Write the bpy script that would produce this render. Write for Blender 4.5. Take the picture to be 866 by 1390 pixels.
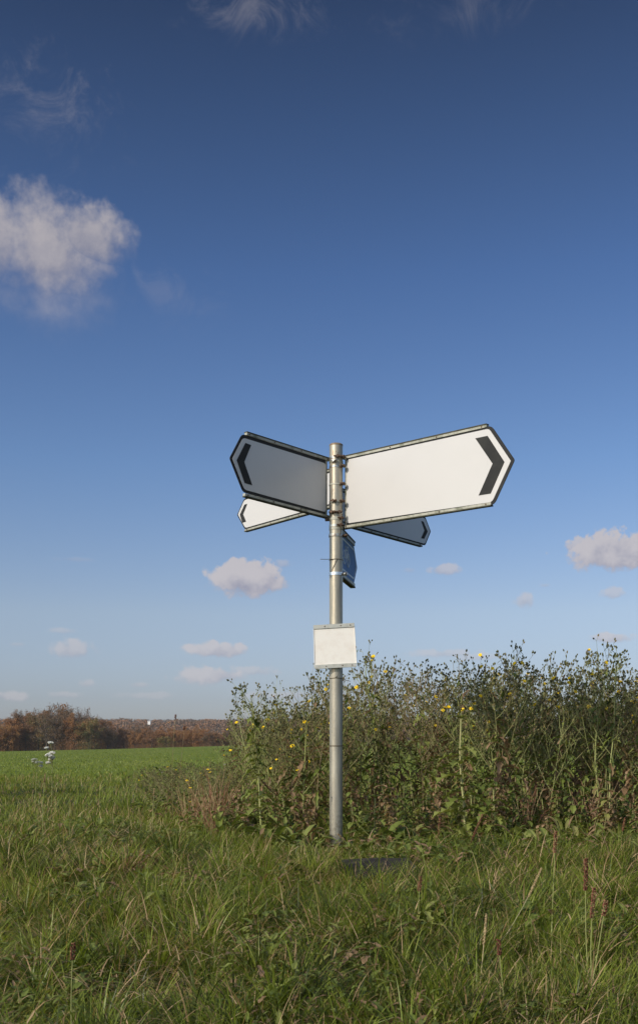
import bpy, math, random
import numpy as np
from math import radians as R, sin, cos, pi

for o in list(bpy.data.objects):
    bpy.data.objects.remove(o)
S = bpy.context.scene
COL = S.collection
rng = np.random.default_rng(7)
random.seed(7)

# ------------------------------------------------------------------ camera
F, CX, HY = 1476.0, 433.0, 1012.0       # focal length and principal lines in photo pixels
EYE = 0.69
cam = bpy.data.objects.new('camera', bpy.data.cameras.new('camera'))
COL.objects.link(cam)
cam.location = (0, 0, EYE)
cam.rotation_euler = (pi / 2, 0, 0)
cam.data.sensor_fit = 'VERTICAL'
cam.data.sensor_height = 36.0
cam.data.lens = F / 1390 * 36
cam.data.shift_y = (HY - 695) / 1390
cam.data.clip_start = 0.05
cam.data.clip_end = 9000
S.camera = cam

SUN_PHI, SUN_EL = 47.5, 30.0            # degrees left of straight-behind-the-camera, elevation
sdir = np.array([-sin(R(SUN_PHI)) * cos(R(SUN_EL)), -cos(R(SUN_PHI)) * cos(R(SUN_EL)), sin(R(SUN_EL))])
sun = bpy.data.objects.new('sun', bpy.data.lights.new('sun', 'SUN'))
COL.objects.link(sun)
sun.data.energy = 3.5
sun.data.angle = R(0.5)
sun.data.color = (1.0, 0.93, 0.82)
import mathutils
sun.rotation_euler = mathutils.Vector(sdir).to_track_quat('Z', 'Y').to_euler()

S.view_settings.view_transform = 'Standard'
S.view_settings.look = 'None'
S.view_settings.exposure = 0.0
S.view_settings.gamma = 1.0
S.view_settings.use_curve_mapping = False
S.cycles.max_bounces = 6
S.cycles.diffuse_bounces = 3
S.cycles.transparent_max_bounces = 8


class NT:
    """small helper to write node trees as expressions"""
    def __init__(s, tree):
        s.t = tree; s.n = tree.nodes; s.l = tree.links
    def node(s, typ, **kw):
        n = s.n.new(typ)
        for k, v in kw.items():
            setattr(n, k, v)
        return n
    def put(s, sock, v):
        if hasattr(v, 'is_output') or isinstance(v, bpy.types.NodeSocket):
            s.l.new(v, sock)
        elif v is not None:
            sock.default_value = v
    def m(s, op, a, b=None, c=None, clamp=False):
        n = s.node('ShaderNodeMath', operation=op, use_clamp=clamp)
        s.put(n.inputs[0], a); s.put(n.inputs[1], b)
        if c is not None: s.put(n.inputs[2], c)
        return n.outputs[0]
    def noise(s, vec, scale, detail=3, rough=0.55, dist=0.0):
        n = s.node('ShaderNodeTexNoise')
        if vec is not None: s.l.new(vec, n.inputs['Vector'])
        n.inputs['Scale'].default_value = scale
        n.inputs['Detail'].default_value = detail
        n.inputs['Roughness'].default_value = rough
        n.inputs['Distortion'].default_value = dist
        return n.outputs['Fac']
    def ramp(s, fac, stops, interp='LINEAR'):
        n = s.node('ShaderNodeValToRGB')
        r = n.color_ramp; r.interpolation = interp
        while len(r.elements) < len(stops): r.elements.new(0.5)
        for e, (p, c) in zip(r.elements, stops):
            e.position = p; e.color = (*c[:3], 1.0)
        s.put(n.inputs[0], fac)
        return n.outputs[0]
    def mix(s, fac, a, b, blend='MIX'):
        n = s.node('ShaderNodeMix', data_type='RGBA', blend_type=blend)
        s.put(n.inputs[0], fac)
        s.put(n.inputs[6], a if not isinstance(a, tuple) else (*a[:3], 1))
        s.put(n.inputs[7], b if not isinstance(b, tuple) else (*b[:3], 1))
        return n.outputs[2]
    def maprange(s, v, a, b, c=0.0, d=1.0, interp='SMOOTHSTEP'):
        n = s.node('ShaderNodeMapRange', interpolation_type=interp)
        s.put(n.inputs[0], v); s.put(n.inputs[1], a); s.put(n.inputs[2], b)
        s.put(n.inputs[3], c); s.put(n.inputs[4], d)
        return n.outputs[0]


# ------------------------------------------------------------------ sky
W = bpy.data.worlds.new('World')
S.world = W
W.use_nodes = True
T = NT(W.node_tree)
bg = W.node_tree.nodes['Background']
sky = T.node('ShaderNodeTexSky', sky_type='NISHITA', sun_disc=False)
sky.sun_elevation = R(SUN_EL)
sky.sun_rotation = R(180 + SUN_PHI)
sky.air_density = 1.0; sky.dust_density = 1.0; sky.ozone_density = 1.5
geo = T.node('ShaderNodeTexCoord')
vec = geo.outputs['Generated']
sep = T.node('ShaderNodeSeparateXYZ'); T.l.new(vec, sep.inputs[0])
dx, dy, dz = sep.outputs
AZ = T.m('ARCTAN2', dx, dy)
EL = T.m('ARCSINE', dz)
# a polarised, clear autumn sky: deeper and bluer towards the zenith
pol = T.ramp(T.m('MULTIPLY', EL, 1 / 1.2, clamp=True), [
    (0.0, (0.56, 0.60, 0.82)), (0.035, (0.53, 0.55, 0.74)), (0.10, (0.67, 0.64, 0.72)), (0.21, (0.50, 0.585, 0.74)),
    (0.34, (0.345, 0.445, 0.625)), (0.50, (0.205, 0.245, 0.33)), (0.64, (0.9, 0.9, 0.95)), (1.0, (1.0, 1.0, 1.0))])
# the deepening is strongest away from the sun
vd = T.node('ShaderNodeVectorMath', operation='DOT_PRODUCT'); T.l.new(vec, vd.inputs[0]); vd.inputs[1].default_value = tuple(sdir)
pol = T.mix(T.maprange(vd.outputs['Value'], -0.05, 0.5), pol, (1.0, 1.0, 1.0))
skycol = T.mix(1.0, sky.outputs[0], pol, 'MULTIPLY')

# clouds: each one an ellipse on the celestial sphere broken up by noise
N_lo = T.noise(vec, 15.0, 10, 0.60, 0.0)
N_hi = T.noise(vec, 60.0, 8, 0.58, 0.0)
N_lo = T.m('ADD', T.m('MULTIPLY', N_lo, 0.72), T.m('MULTIPLY', N_hi, 0.28))
N_wisp = T.noise(vec, 22.0, 10, 0.72, 1.2)
NG = bpy.data.node_groups.new('cloud', 'ShaderNodeTree')
for nm in ('az', 'el', 'noise', 'caz', 'cel', 'raz', 'rel', 'amp', 'soft', 'opacity', 'accd', 'accl'):
    NG.interface.new_socket(nm, in_out='INPUT', socket_type='NodeSocketFloat')
NG.interface.new_socket('d', in_out='OUTPUT', socket_type='NodeSocketFloat')
NG.interface.new_socket('l', in_out='OUTPUT', socket_type='NodeSocketFloat')
G = NT(NG)
gi = G.node('NodeGroupInput'); go = G.node('NodeGroupOutput')
I = {s.name: s for s in gi.outputs if s.name}
nz = G.m('SUBTRACT', I['noise'], 0.5)
u = G.m('DIVIDE', G.m('SUBTRACT', I['az'], I['caz']), I['raz'])
v0 = G.m('DIVIDE', G.m('SUBTRACT', I['el'], I['cel']), I['rel'])
v = G.m('MULTIPLY', v0, G.m('ADD', 1.0, G.m('MULTIPLY', G.m('LESS_THAN', v0, 0.0), 0.35)))   # flatter underneath
rr = G.m('ADD', G.m('MULTIPLY', u, u), G.m('MULTIPLY', v, v))
f = G.m('ADD', G.m('SUBTRACT', 1.0, G.m('SQRT', rr)), G.m('MULTIPLY', nz, G.m('MULTIPLY', I['amp'], 1.55)))
# soft ragged underside, crisper top
sf = G.m('MULTIPLY', G.m('MULTIPLY', I['soft'], 0.66), G.maprange(v0, -0.8, 0.7, 1.7, 0.8, 'LINEAR'))
dn = G.m('MULTIPLY', G.maprange(f, 0.0, sf), I['opacity'])
lit = G.m('ADD', G.m('ADD', G.m('MULTIPLY', v0, 0.55), G.m('MULTIPLY', u, -0.10)), G.m('MULTIPLY', nz, 1.9))
lit = G.maprange(lit, -0.75, 0.35)
G.l.new(G.m('MAXIMUM', I['accd'], dn), go.inputs[0])
isn = G.m('GREATER_THAN', dn, I['accd'])
G.l.new(G.m('ADD', G.m('MULTIPLY', isn, lit), G.m('MULTIPLY', G.m('SUBTRACT', 1.0, isn), I['accl'])), go.inputs[1])

ns = {'lo': N_lo, 'hi': N_hi, 'w': N_wisp}
clouds = [  # photo x, y, half-width, half-height, noise, amp, softness, opacity
    (66, 352, 128, 108, 'lo', 0.85, 0.95, 0.93), (118, 330, 88, 70, 'lo', 1.0, 0.85, 0.88), (-20, 335, 115, 92, 'lo', 0.9, 0.9, 0.88),
    (70, 388, 135, 112, 'lo', 1.0, 1.9, 0.66),
    (225, 405, 75, 38, 'w', 2.8, 1.8, 0.10),
    (338, 789, 60, 34, 'hi', 1.15, 0.45, 0.90), (384, 766, 15, 10, 'hi', 1.5, 0.9, 0.4),
    (98, 884, 42, 21, 'hi', 1.5, 0.9, 0.55), (297, 884, 50, 14, 'hi', 1.4, 0.6, 0.72),
    (285, 918, 60, 17, 'hi', 1.5, 0.75, 0.66), (340, 912, 45, 9, 'hi', 1.5, 0.9, 0.4),
    (835, 752, 78, 32, 'hi', 1.4, 0.45, 0.90), (788, 742, 30, 14, 'hi', 1.9, 0.6, 0.8),
    (603, 774, 26, 10, 'hi', 1.5, 0.7, 0.6), (555, 775, 14, 6, 'hi', 1.5, 1.0, 0.3), (711, 817, 18, 12, 'hi', 1.8, 0.9, 0.55),
    (739, 795, 10, 4, 'hi', 1.3, 1.0, 0.3), (831, 807, 20, 9, 'hi', 1.8, 0.8, 0.5), (825, 867, 36, 9, 'hi', 1.3, 0.7, 0.66),
    (600, 888, 55, 8, 'hi', 1.5, 1.0, 0.42), (650, 893, 40, 8, 'hi', 1.5, 1.0, 0.36), (118, 929, 14, 7, 'hi', 1.4, 1.0, 0.4),
    (15, 946, 40, 9, 'hi', 1.4, 1.0, 0.45), (190, 930, 22, 5, 'hi', 1.3, 1.0, 0.32),
    (90, 944, 34, 6, 'hi', 1.3, 1.0, 0.3), (100, 760, 36, 5, 'hi', 1.3, 1.0, 0.16), (24, 875, 15, 4, 'hi', 1.3, 1.0, 0.25),
    (85, 857, 22, 5, 'hi', 1.5, 1.0, 0.3), (205, 945, 60, 6, 'hi', 1.5, 1.0, 0.25), (400, 945, 90, 7, 'hi', 1.5, 1.0, 0.3),
    (55, 165, 120, 95, 'w', 3.0, 2.6, 0.22), (345, 25, 120, 60, 'w', 3.0, 2.4, 0.24), (610, 25, 130, 55, 'w', 3.0, 2.6, 0.16), (250, 420, 80, 50, 'w', 3.0, 2.6, 0.12),
    (930, 700, 60, 30, 'hi', 1.5, 0.5, 0.9), (-120, 860, 90, 25, 'hi', 1.5, 0.7, 0.7), (-90, 560, 70, 36, 'lo', 1.5, 0.6, 0.8),
    (1020, 420, 110, 60, 'lo', 1.6, 0.7, 0.85), (1040, 880, 80, 14, 'hi', 1.5, 0.7, 0.6)]
accd, accl = None, None
for (x, y, rx, ry, kind, amp, soft, op) in clouds:
    t = (x - CX) / F
    az = math.atan(t); el = math.atan((HY - y) / F * cos(az))
    k = cos(az) ** 2
    n = T.node('ShaderNodeGroup'); n.node_tree = NG
    vals = dict(az=AZ, el=EL, noise=ns[kind], caz=az, cel=el, raz=rx / F * k, rel=ry / F * cos(el) ** 2, amp=amp,
                soft=soft, opacity=op, accd=accd if accd else 0.0, accl=accl if accl else 0.0)
    for q, val in vals.items(): T.put(n.inputs[q], val)
    accd, accl = n.outputs[0], n.outputs[1]
cc = T.mix(accl, (0.29, 0.29, 0.385), (0.58, 0.545, 0.565))
cc = T.mix(T.maprange(EL, 0.1, 0.5, 0.0, 1.0, 'LINEAR'), cc, T.mix(accl, (0.16, 0.18, 0.27), (0.43, 0.40, 0.42)))
full = T.mix(0.0, skycol, cc)
skys = T.mix(1.0, skycol, (0.15, 0.15, 0.15), 'MULTIPLY')
full = T.mix(accd, skys, cc)
T.l.new(T.mix(1.0, full, (1 / 0.15,) * 3, 'MULTIPLY'), bg.inputs[0])
bg.inputs[1].default_value = 0.15


# ------------------------------------------------------------------ mesh helpers
def mesh_np(name, V, F3=None, F4=None, mat=None, parent=None, tint=None, smooth=False, link=True, loc=None):
    """one mesh object from vertex, triangle and quad arrays; tint = value per vertex"""
    me = bpy.data.meshes.new(name)
    V = np.asarray(V, dtype=np.float32).reshape(-1, 3)
    F3 = np.zeros((0, 3), np.int32) if F3 is None else np.asarray(F3, np.int32).reshape(-1, 3)
    F4 = np.zeros((0, 4), np.int32) if F4 is None else np.asarray(F4, np.int32).reshape(-1, 4)
    nl = F3.size + F4.size; nf = len(F3) + len(F4)
    me.vertices.add(len(V)); me.vertices.foreach_set('co', V.ravel())
    me.loops.add(nl); me.polygons.add(nf)
    me.loops.foreach_set('vertex_index', np.concatenate([F3.ravel(), F4.ravel()]))
    st = np.concatenate([np.arange(len(F3)) * 3, F3.size + np.arange(len(F4)) * 4]).astype(np.int32)
    me.polygons.foreach_set('loop_start', st)
    me.polygons.foreach_set('use_smooth', np.full(nf, smooth))
    me.update(calc_edges=True)
    if tint is not None:
        a = me.attributes.new('tint', 'FLOAT', 'POINT')
        a.data.foreach_set('value', np.asarray(tint, np.float32))
    if mat: me.materials.append(mat)
    o = bpy.data.objects.new(name, me)
    if parent is not None: o.parent = parent
    if loc is not None: o.location = loc
    if link: COL.objects.link(o)
    return o


def tag(o, label=None, cat=None, group=None, kind=None):
    if label: o['label'] = label
    if cat: o['category'] = cat
    if group: o['group'] = group
    if kind: o['kind'] = kind
    return o


def empty(name, loc, rz=0.0):
    o = bpy.data.objects.new(name, None)
    o.empty_display_size = 0.1
    o.location = loc; o.rotation_euler = (0, 0, rz)
    COL.objects.link(o)
    return o


def copy_tree(o, parent=None):
    c = o.copy(); COL.objects.link(c); c.parent = parent
    for ch in list(o.children): copy_tree(ch, c)
    return c


class Geo:
    """collects vertices, triangles, quads and a tint per vertex"""
    def __init__(s): s.V, s.T3, s.Q, s.C, s.n = [], [], [], [], 0
    def add(s, V, T3=None, Q=None, tint=0.5):
        V = np.asarray(V, float).reshape(-1, 3)
        if T3 is not None and len(T3): s.T3.append(np.asarray(T3).reshape(-1, 3) + s.n)
        if Q is not None and len(Q): s.Q.append(np.asarray(Q).reshape(-1, 4) + s.n)
        s.V.append(V); s.C.append(np.broadcast_to(np.asarray(tint, float), (len(V),)).copy())
        s.n += len(V)
    def build(s, name, mat, parent=None, smooth=False, **kw):
        V = np.concatenate(s.V)
        return mesh_np(name, V, np.concatenate(s.T3) if s.T3 else None, np.concatenate(s.Q) if s.Q else None,
                       mat, parent, np.concatenate(s.C), smooth, **kw)
    # tube along a polyline with radius per point
    def tube(s, P, r, sides=4, tint=0.5, cap=True):
        P = np.asarray(P, float); n = len(P)
        r = np.broadcast_to(np.asarray(r, float), (n,))
        D = np.gradient(P, axis=0); D /= np.linalg.norm(D, axis=1)[:, None] + 1e-9
        ref = np.array([0, 0, 1.0]) if abs(D[:, 2]).mean() < 0.8 else np.array([1.0, 0, 0])
        A = np.cross(D, ref); A /= np.linalg.norm(A, axis=1)[:, None] + 1e-9
        B = np.cross(D, A)
        th = np.arange(sides) * 2 * pi / sides
        V = P[:, None] + r[:, None, None] * (np.cos(th)[None, :, None] * A[:, None] + np.sin(th)[None, :, None] * B[:, None])
        i = np.arange(n - 1)[:, None] * sides; j = np.arange(sides)[None]; k = (j + 1) % sides
        Q = np.stack([i + j, i + k, i + sides + k, i + sides + j], -1).reshape(-1, 4)
        V = V.reshape(-1, 3); T3 = []
        if cap:
            c0, c1 = len(V), len(V) + 1
            V = np.vstack([V, P[0], P[-1]])
            for q in range(sides):
                T3 += [(c0, (q + 1) % sides, q), (c1, (n - 1) * sides + q, (n - 1) * sides + (q + 1) % sides)]
        s.add(V, T3, Q, tint)
    # flat leaf (or blade) bending along its length
    def leaf(s, p, d, up, L, w, droop=0.3, segs=5, jag=0.0, fold=0.25, tint=0.5):
        p = np.asarray(p, float); d = np.asarray(d, float); d = d / np.linalg.norm(d)
        side = np.cross(d, up); side /= np.linalg.norm(side) + 1e-9
        nrm = np.cross(side, d)
        V = []; cur = p.copy(); dd = d.copy()
        for i in range(segs + 1):
            t = i / segs
            ww = w * 0.5 * (sin(pi * min(1.0, t * 0.93 + 0.07)) ** 0.75)
            if jag and 0 < i < segs: ww *= 1 + jag * (1 if i % 2 else -1)
            lift = nrm * fold * ww
            V += [cur - side * ww + lift, cur, cur + side * ww + lift]
            dd = dd + np.array([0, 0, -droop / segs]); dd /= np.linalg.norm(dd)
            nrm = np.cross(side, dd)
            cur = cur + dd * L / segs
        i = np.arange(segs) * 3
        Q = np.concatenate([np.stack([i, i + 1, i + 4, i + 3], -1), np.stack([i + 1, i + 2, i + 5, i + 4], -1)])
        s.add(V, None, Q, tint)
    def blob(s, c, d, L, r, tint=0.5, sides=5):
        """a small closed bud or head: spindle along d"""
        d = np.asarray(d, float); d /= np.linalg.norm(d) + 1e-9
        c = np.asarray(c, float)
        s.tube([c, c + d * L * 0.25, c + d * L * 0.7, c + d * L], [r * 0.45, r, r * 0.85, r * 0.15], sides, tint, cap=False)


def vnoise(x, y, sc, seed=0):
    """smooth value noise in numpy"""
    x = np.asarray(x) / sc; y = np.asarray(y) / sc
    xi = np.floor(x).astype(int); yi = np.floor(y).astype(int); fx = x - xi; fy = y - yi
    fx = fx * fx * (3 - 2 * fx); fy = fy * fy * (3 - 2 * fy)
    def h(a, b):
        n = np.sin(a * 127.1 + b * 311.7 + seed * 74.7) * 43758.5453
        return n - np.floor(n)
    return (h(xi, yi) * (1 - fx) + h(xi + 1, yi) * fx) * (1 - fy) + (h(xi, yi + 1) * (1 - fx) + h(xi + 1, yi + 1) * fx) * fy


def sstep(a, b, x):
    t = np.clip((np.asarray(x, float) - a) / (b - a), 0, 1)
    return t * t * (3 - 2 * t)


def terrain(x, y):
    x = np.asarray(x, float); y = np.asarray(y, float)
    z = -0.07 * np.clip(6.5 - y, 0, 8)                                    # bank falling towards the lane
    z = z + (vnoise(x, y, 0.9, 3) - 0.5) * 0.07 * (1 - sstep(14, 30, y))  # humps in the verge
    # the field: falls slightly to the left, rises to the right
    k = sstep(18, 190, y) * (1 - sstep(225, 320, y))
    z = z + k * (0.50 + np.clip(x + 20, -120, 160) * 0.030)
    # valley, then the wooded hill
    z = z - 3.0 * sstep(235, 330, y) * (1 - sstep(420, 700, y))
    z = z + 16.0 * sstep(420, 900, y) * (0.62 + 0.30 * vnoise(x, y * 0 + 3, 260, 5) + 0.22 * sstep(-250, 0, x))
    return z


def at(x, y, d):
    """the world point seen at photo pixel x, y at distance d in front of the camera"""
    return np.array([(x - CX) / F * d, d, EYE + (HY - y) / F * d])


# ------------------------------------------------------------------ materials
def new_mat(name):
    m = bpy.data.materials.new(name); m.use_nodes = True
    n = NT(m.node_tree)
    return m, n, m.node_tree.nodes['Principled BSDF'], m.node_tree.nodes['Material Output']


def plant_mat(name, stops, rough=0.55, trans=0.35, var=0.25, spec=0.3, nscale=30):
    m, n, b, out = new_mat(name)
    at_ = n.node('ShaderNodeAttribute', attribute_name='tint')
    oi = n.node('ShaderNodeObjectInfo')
    tc = n.node('ShaderNodeTexCoord')
    nz = n.noise(tc.outputs['Object'], nscale, 2)
    f = n.m('ADD', at_.outputs['Fac'], n.m('MULTIPLY', n.m('SUBTRACT', nz, 0.5), var))
    f = n.m('ADD', f, n.m('MULTIPLY', n.m('SUBTRACT', oi.outputs['Random'], 0.5), 0.10), clamp=True)
    c = n.ramp(f, stops)
    n.l.new(c, b.inputs['Base Color'])
    b.inputs['Roughness'].default_value = rough
    b.inputs['Specular IOR Level'].default_value = spec
    if trans:
        t = n.node('ShaderNodeBsdfTranslucent')
        n.l.new(n.mix(1.0, c, (1.25, 1.2, 0.6), 'MULTIPLY'), t.inputs[0])
        mx = n.node('ShaderNodeMixShader'); mx.inputs[0].default_value = trans
        n.l.new(b.outputs[0], mx.inputs[1]); n.l.new(t.outputs[0], mx.inputs[2])
        n.l.new(mx.outputs[0], out.inputs[0])
    return m


def plain(name, col, rough=0.5, metal=0.0, spec=0.5, bump=0.0, bscale=60, dirt=None, dscale=6, damt=0.5):
    m, n, b, out = new_mat(name)
    tc = n.node('ShaderNodeTexCoord')
    if dirt is not None:
        nz = n.noise(tc.outputs['Object'], dscale, 6, 0.65)
        fac = n.m('MULTIPLY', n.maprange(nz, 0.42, 0.72), damt)
        n.l.new(n.mix(fac, col, dirt), b.inputs['Base Color'])
    else:
        b.inputs['Base Color'].default_value = (*col, 1)
    b.inputs['Roughness'].default_value = rough
    b.inputs['Metallic'].default_value = metal
    b.inputs['Specular IOR Level'].default_value = spec
    if bump:
        bp = n.node('ShaderNodeBump'); bp.inputs['Strength'].default_value = bump; bp.inputs['Distance'].default_value = 0.005
        n.l.new(n.noise(tc.outputs['Object'], bscale, 4), bp.inputs['Height'])
        n.l.new(bp.outputs[0], b.inputs['Normal'])
    return m


GRASS = [(0.0, (0.030, 0.042, 0.009)), (0.26, (0.085, 0.112, 0.015)), (0.48, (0.215, 0.27, 0.030)),
         (0.72, (0.32, 0.35, 0.070)), (0.82, (0.32, 0.20, 0.09)), (1.0, (0.66, 0.47, 0.27))]
m_grass = plant_mat('grass_blades', GRASS, 0.42, 0.42, 0.12, 0.35, 3)
LEAF = [(0.0, (0.030, 0.042, 0.012)), (0.3, (0.080, 0.110, 0.024)), (0.5, (0.165, 0.205, 0.038)),
        (0.66, (0.27, 0.29, 0.08)), (0.8, (0.20, 0.125, 0.065)), (1.0, (0.38, 0.25, 0.14))]
m_leaf = plant_mat('weed_leaves', LEAF, 0.5, 0.3, 0.22, 0.35, 25)
m_stem = plant_mat('weed_stems', [(0.0, (0.11, 0.08, 0.05)), (0.35, (0.24, 0.18, 0.09)), (0.6, (0.24, 0.25, 0.09)),
                                  (0.85, (0.27, 0.29, 0.10)), (1.0, (0.42, 0.34, 0.19))], 0.6, 0.0, 0.3, 0.3, 12)
m_bud = plant_mat('weed_buds', [(0.0, (0.045, 0.048, 0.022)), (0.5, (0.12, 0.12, 0.042)), (1.0, (0.24, 0.17, 0.08))],
                  0.7, 0.0, 0.4, 0.2, 40)
m_yellow = plain('yellow_petals', (0.92, 0.64, 0.015), 0.6, spec=0.2)
m_puff = plain('white_down', (0.62, 0.55, 0.50), 0.9, spec=0.1)
m_umbel = plain('white_florets', (0.75, 0.74, 0.66), 0.8, spec=0.2)
m_seed = plant_mat('seed_spikes', [(0.0, (0.08, 0.030, 0.020)), (0.5, (0.19, 0.075, 0.045)), (1.0, (0.42, 0.32, 0.17))],
                   0.8, 0.0, 0.5, 0.2, 60)

# ------------------------------------------------------------------ ground
def ground_mat():
    m, n, b, out = new_mat('verge_and_field')
    tc = n.node('ShaderNodeTexCoord'); P = tc.outputs['Object']
    sp = n.node('ShaderNodeSeparateXYZ'); n.l.new(P, sp.inputs[0])
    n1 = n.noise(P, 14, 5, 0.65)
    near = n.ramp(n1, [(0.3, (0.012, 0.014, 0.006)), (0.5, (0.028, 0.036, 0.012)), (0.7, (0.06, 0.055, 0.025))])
    mp = n.node('ShaderNodeMapping'); n.l.new(P, mp.inputs[0]); mp.inputs[3].default_value = (1.0, 0.12, 1.0)
    n2 = n.noise(mp.outputs[0], 0.35, 6, 0.7)
    n3 = n.noise(P, 5.0, 3, 0.6)
    fld = n.ramp(n.m('ADD', n.m('MULTIPLY', n2, 0.6), n.m('MULTIPLY', n3, 0.4)),
                 [(0.3, (0.095, 0.135, 0.014)), (0.5, (0.145, 0.185, 0.022)), (0.68, (0.21, 0.225, 0.045))])
    far = n.ramp(n.noise(P, 0.012, 5, 0.6), [(0.35, (0.04, 0.05, 0.02)), (0.5, (0.09, 0.075, 0.045)), (0.65, (0.05, 0.08, 0.02))])
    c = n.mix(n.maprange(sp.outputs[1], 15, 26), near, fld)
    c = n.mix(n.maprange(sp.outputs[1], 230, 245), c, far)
    n.l.new(c, b.inputs['Base Color'])
    b.inputs['Roughness'].default_value = 0.9; b.inputs['Specular IOR Level'].default_value = 0.15
    bp = n.node('ShaderNodeBump'); bp.inputs['Strength'].default_value = 0.9; bp.inputs['Distance'].default_value = 0.05
    n.l.new(n.noise(P, 9, 4), bp.inputs['Height']); n.l.new(bp.outputs[0], b.inputs['Normal'])
    return m


def sgrid(lo, hi, n, p=3.0):
    t = np.linspace(-1, 1, n)
    return np.where(t < 0, lo * np.abs(t) ** p, hi * np.abs(t) ** p)

gx = sgrid(-2600, 2600, 221, 3.6); gy = sgrid(-300, 3600, 321, 3.0)
GX, GY = np.meshgrid(gx, gy, indexing='ij')
GZ = terrain(GX, GY)
nx, ny = len(gx), len(gy)
i = np.arange(nx - 1)[:, None] * ny; j = np.arange(ny - 1)[None]
Q = np.stack([i + j, i + ny + j, i + ny + j + 1, i + j + 1], -1).reshape(-1, 4)
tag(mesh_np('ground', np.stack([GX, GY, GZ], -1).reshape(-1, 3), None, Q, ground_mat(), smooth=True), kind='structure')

POLE = np.array([(456.2 - CX) / F * 7.3, 7.3])
SLAB_C = (0.335, 5.95)


# ------------------------------------------------------------------ grass
def blades(name, P, L, w, az, tilt0, curl, tint, segs, mat, label, cat='grass'):
    n = len(L)
    t = np.linspace(0, 1, segs + 1)
    d = np.stack([np.cos(az), np.sin(az), np.zeros(n)], -1)
    wd = az + pi / 2 + rng.normal(0, 0.5, n)
    side = np.stack([np.cos(wd), np.sin(wd), np.zeros(n)], -1)
    V = np.zeros((n, 2 * segs + 1, 3)); cur = P.copy(); prev = cur
    for k in range(segs + 1):
        ww = w * (1 - t[k] ** 2.2) * 0.5
        if k < segs:
            V[:, 2 * k] = cur - side * ww[:, None]; V[:, 2 * k + 1] = cur + side * ww[:, None]
        else:
            V[:, 2 * segs] = cur
        th = tilt0 + curl * (t[k] ** 1.3)
        th = np.minimum(th, 2.3)
        step = (L / segs)[:, None] * (np.sin(th)[:, None] * d + np.cos(th)[:, None] * np.array([0, 0, 1.0]))
        cur = cur + step
        floor_ = terrain(cur[:, 0], cur[:, 1]) + 0.012
        cur[:, 2] = np.maximum(cur[:, 2], floor_)
    m = 2 * segs + 1
    base = (np.arange(n) * m)[:, None]
    q = np.concatenate([base + np.array([2 * k, 2 * k + 1, 2 * k + 3, 2 * k + 2])[None] for k in range(segs - 1)], 0)
    tr = base + np.array([2 * segs - 2, 2 * segs - 1, 2 * segs])[None]
    o = mesh_np(name, V.reshape(-1, 3), tr, q, mat, None, np.repeat(tint, m))
    tag(o, label, cat, kind='stuff')
    return o


def verge_points(n, d0, d1, power=1.0, left=-0.33, right=0.33, pad=0.5):
    """points between distances d0 and d1, denser near the camera"""
    u_ = rng.random(n)
    if power == 1.0: d = d0 * (d1 / d0) ** u_
    else: d = d0 + (d1 - d0) * u_ ** power
    x = (left + (right - left) * rng.random(n)) * d + (rng.random(n) * 2 - 1) * pad
    return x, d


def grass_field(name, n, d0, d1, Lr, wr, lodged, dry, label, segs=4, seed=0, pad=1.0, left=-0.33, right=0.33, mat=None):
    x, y = verge_points(n, d0, d1, left=left, right=right, pad=pad)
    # tufts: pull points towards clump centres
    a = vnoise(x, y, 0.16, 11 + seed) * 2 * pi * 2
    x = x + np.cos(a) * 0.035; y = y + np.sin(a) * 0.035
    dens = 0.45 * vnoise(x, y, 0.45, 21 + seed) + 0.55 * vnoise(x, y, 0.17, 22 + seed)
    keep = rng.random(n) < np.clip(0.25 + 1.3 * dens, 0, 1)
    # the slab and the post's foot stay clear
    sx, sy = x - SLAB_C[0], y - SLAB_C[1]
    keep &= ~((np.abs(sx) < 0.24) & (np.abs(sy) < 0.21) & (rng.random(n) < 0.35))
    keep &= np.hypot(x - POLE[0], y - POLE[1]) > 0.06
    x, y = x[keep], y[keep]; n = len(x)
    h = (0.30 + 0.70 * vnoise(x, y, 0.5, 31 + seed) + 0.6 * vnoise(x, y, 0.2, 33 + seed) + 0.3 * vnoise(x, y, 1.7, 32 + seed)) * (1 - 0.30 * sstep(6.6, 7.6, y))
    L = (Lr[0] + (Lr[1] - Lr[0]) * rng.random(n) ** 1.4) * h
    L = L * np.where((np.abs(x - POLE[0]) < 0.45) & (y > 6.0) & (y < 7.35), 0.55, 1.0)
    front = (np.abs(x - SLAB_C[0]) < 0.40) & (y > 5.0) & (y < 6.0)
    L = np.where(front, L * (0.6 + 0.4 * rng.random(n)), L)
    w = (wr[0] + (wr[1] - wr[0]) * rng.random(n)) * np.clip(y / 6, 1.0, 8.0) ** 0.5
    flow = 2 * pi * vnoise(x, y, 0.8, 41 + seed) * 1.5 + 1.2
    az = flow + rng.normal(0, 1.35, n)
    lod = np.clip(vnoise(x, y, 0.8, 51 + seed) * 1.6 - 0.4, 0, 1)
    tilt0 = np.abs(rng.normal(0.18, 0.42, n)) + lodged * lod * 0.8
    curl = 0.2 + rng.random(n) ** 1.3 * (1.7 + 1.0 * lod)
    base = 0.20 + 0.26 * vnoise(x, y, 0.6, 61 + seed) + 0.22 * vnoise(x, y, 0.13, 62 + seed) + rng.normal(0, 0.15, n)
    isdry = rng.random(n) < dry * (0.35 + 1.6 * vnoise(x, y, 0.7, 71 + seed) ** 1.5)
    tint = np.where(isdry, 0.80 + 0.2 * rng.random(n), np.clip(base, 0.05, 0.74))
    z = terrain(x, y)
    return blades(name, np.stack([x, y, z], -1), L, w, az, tilt0, curl, tint, segs, mat or m_grass, label)


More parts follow.
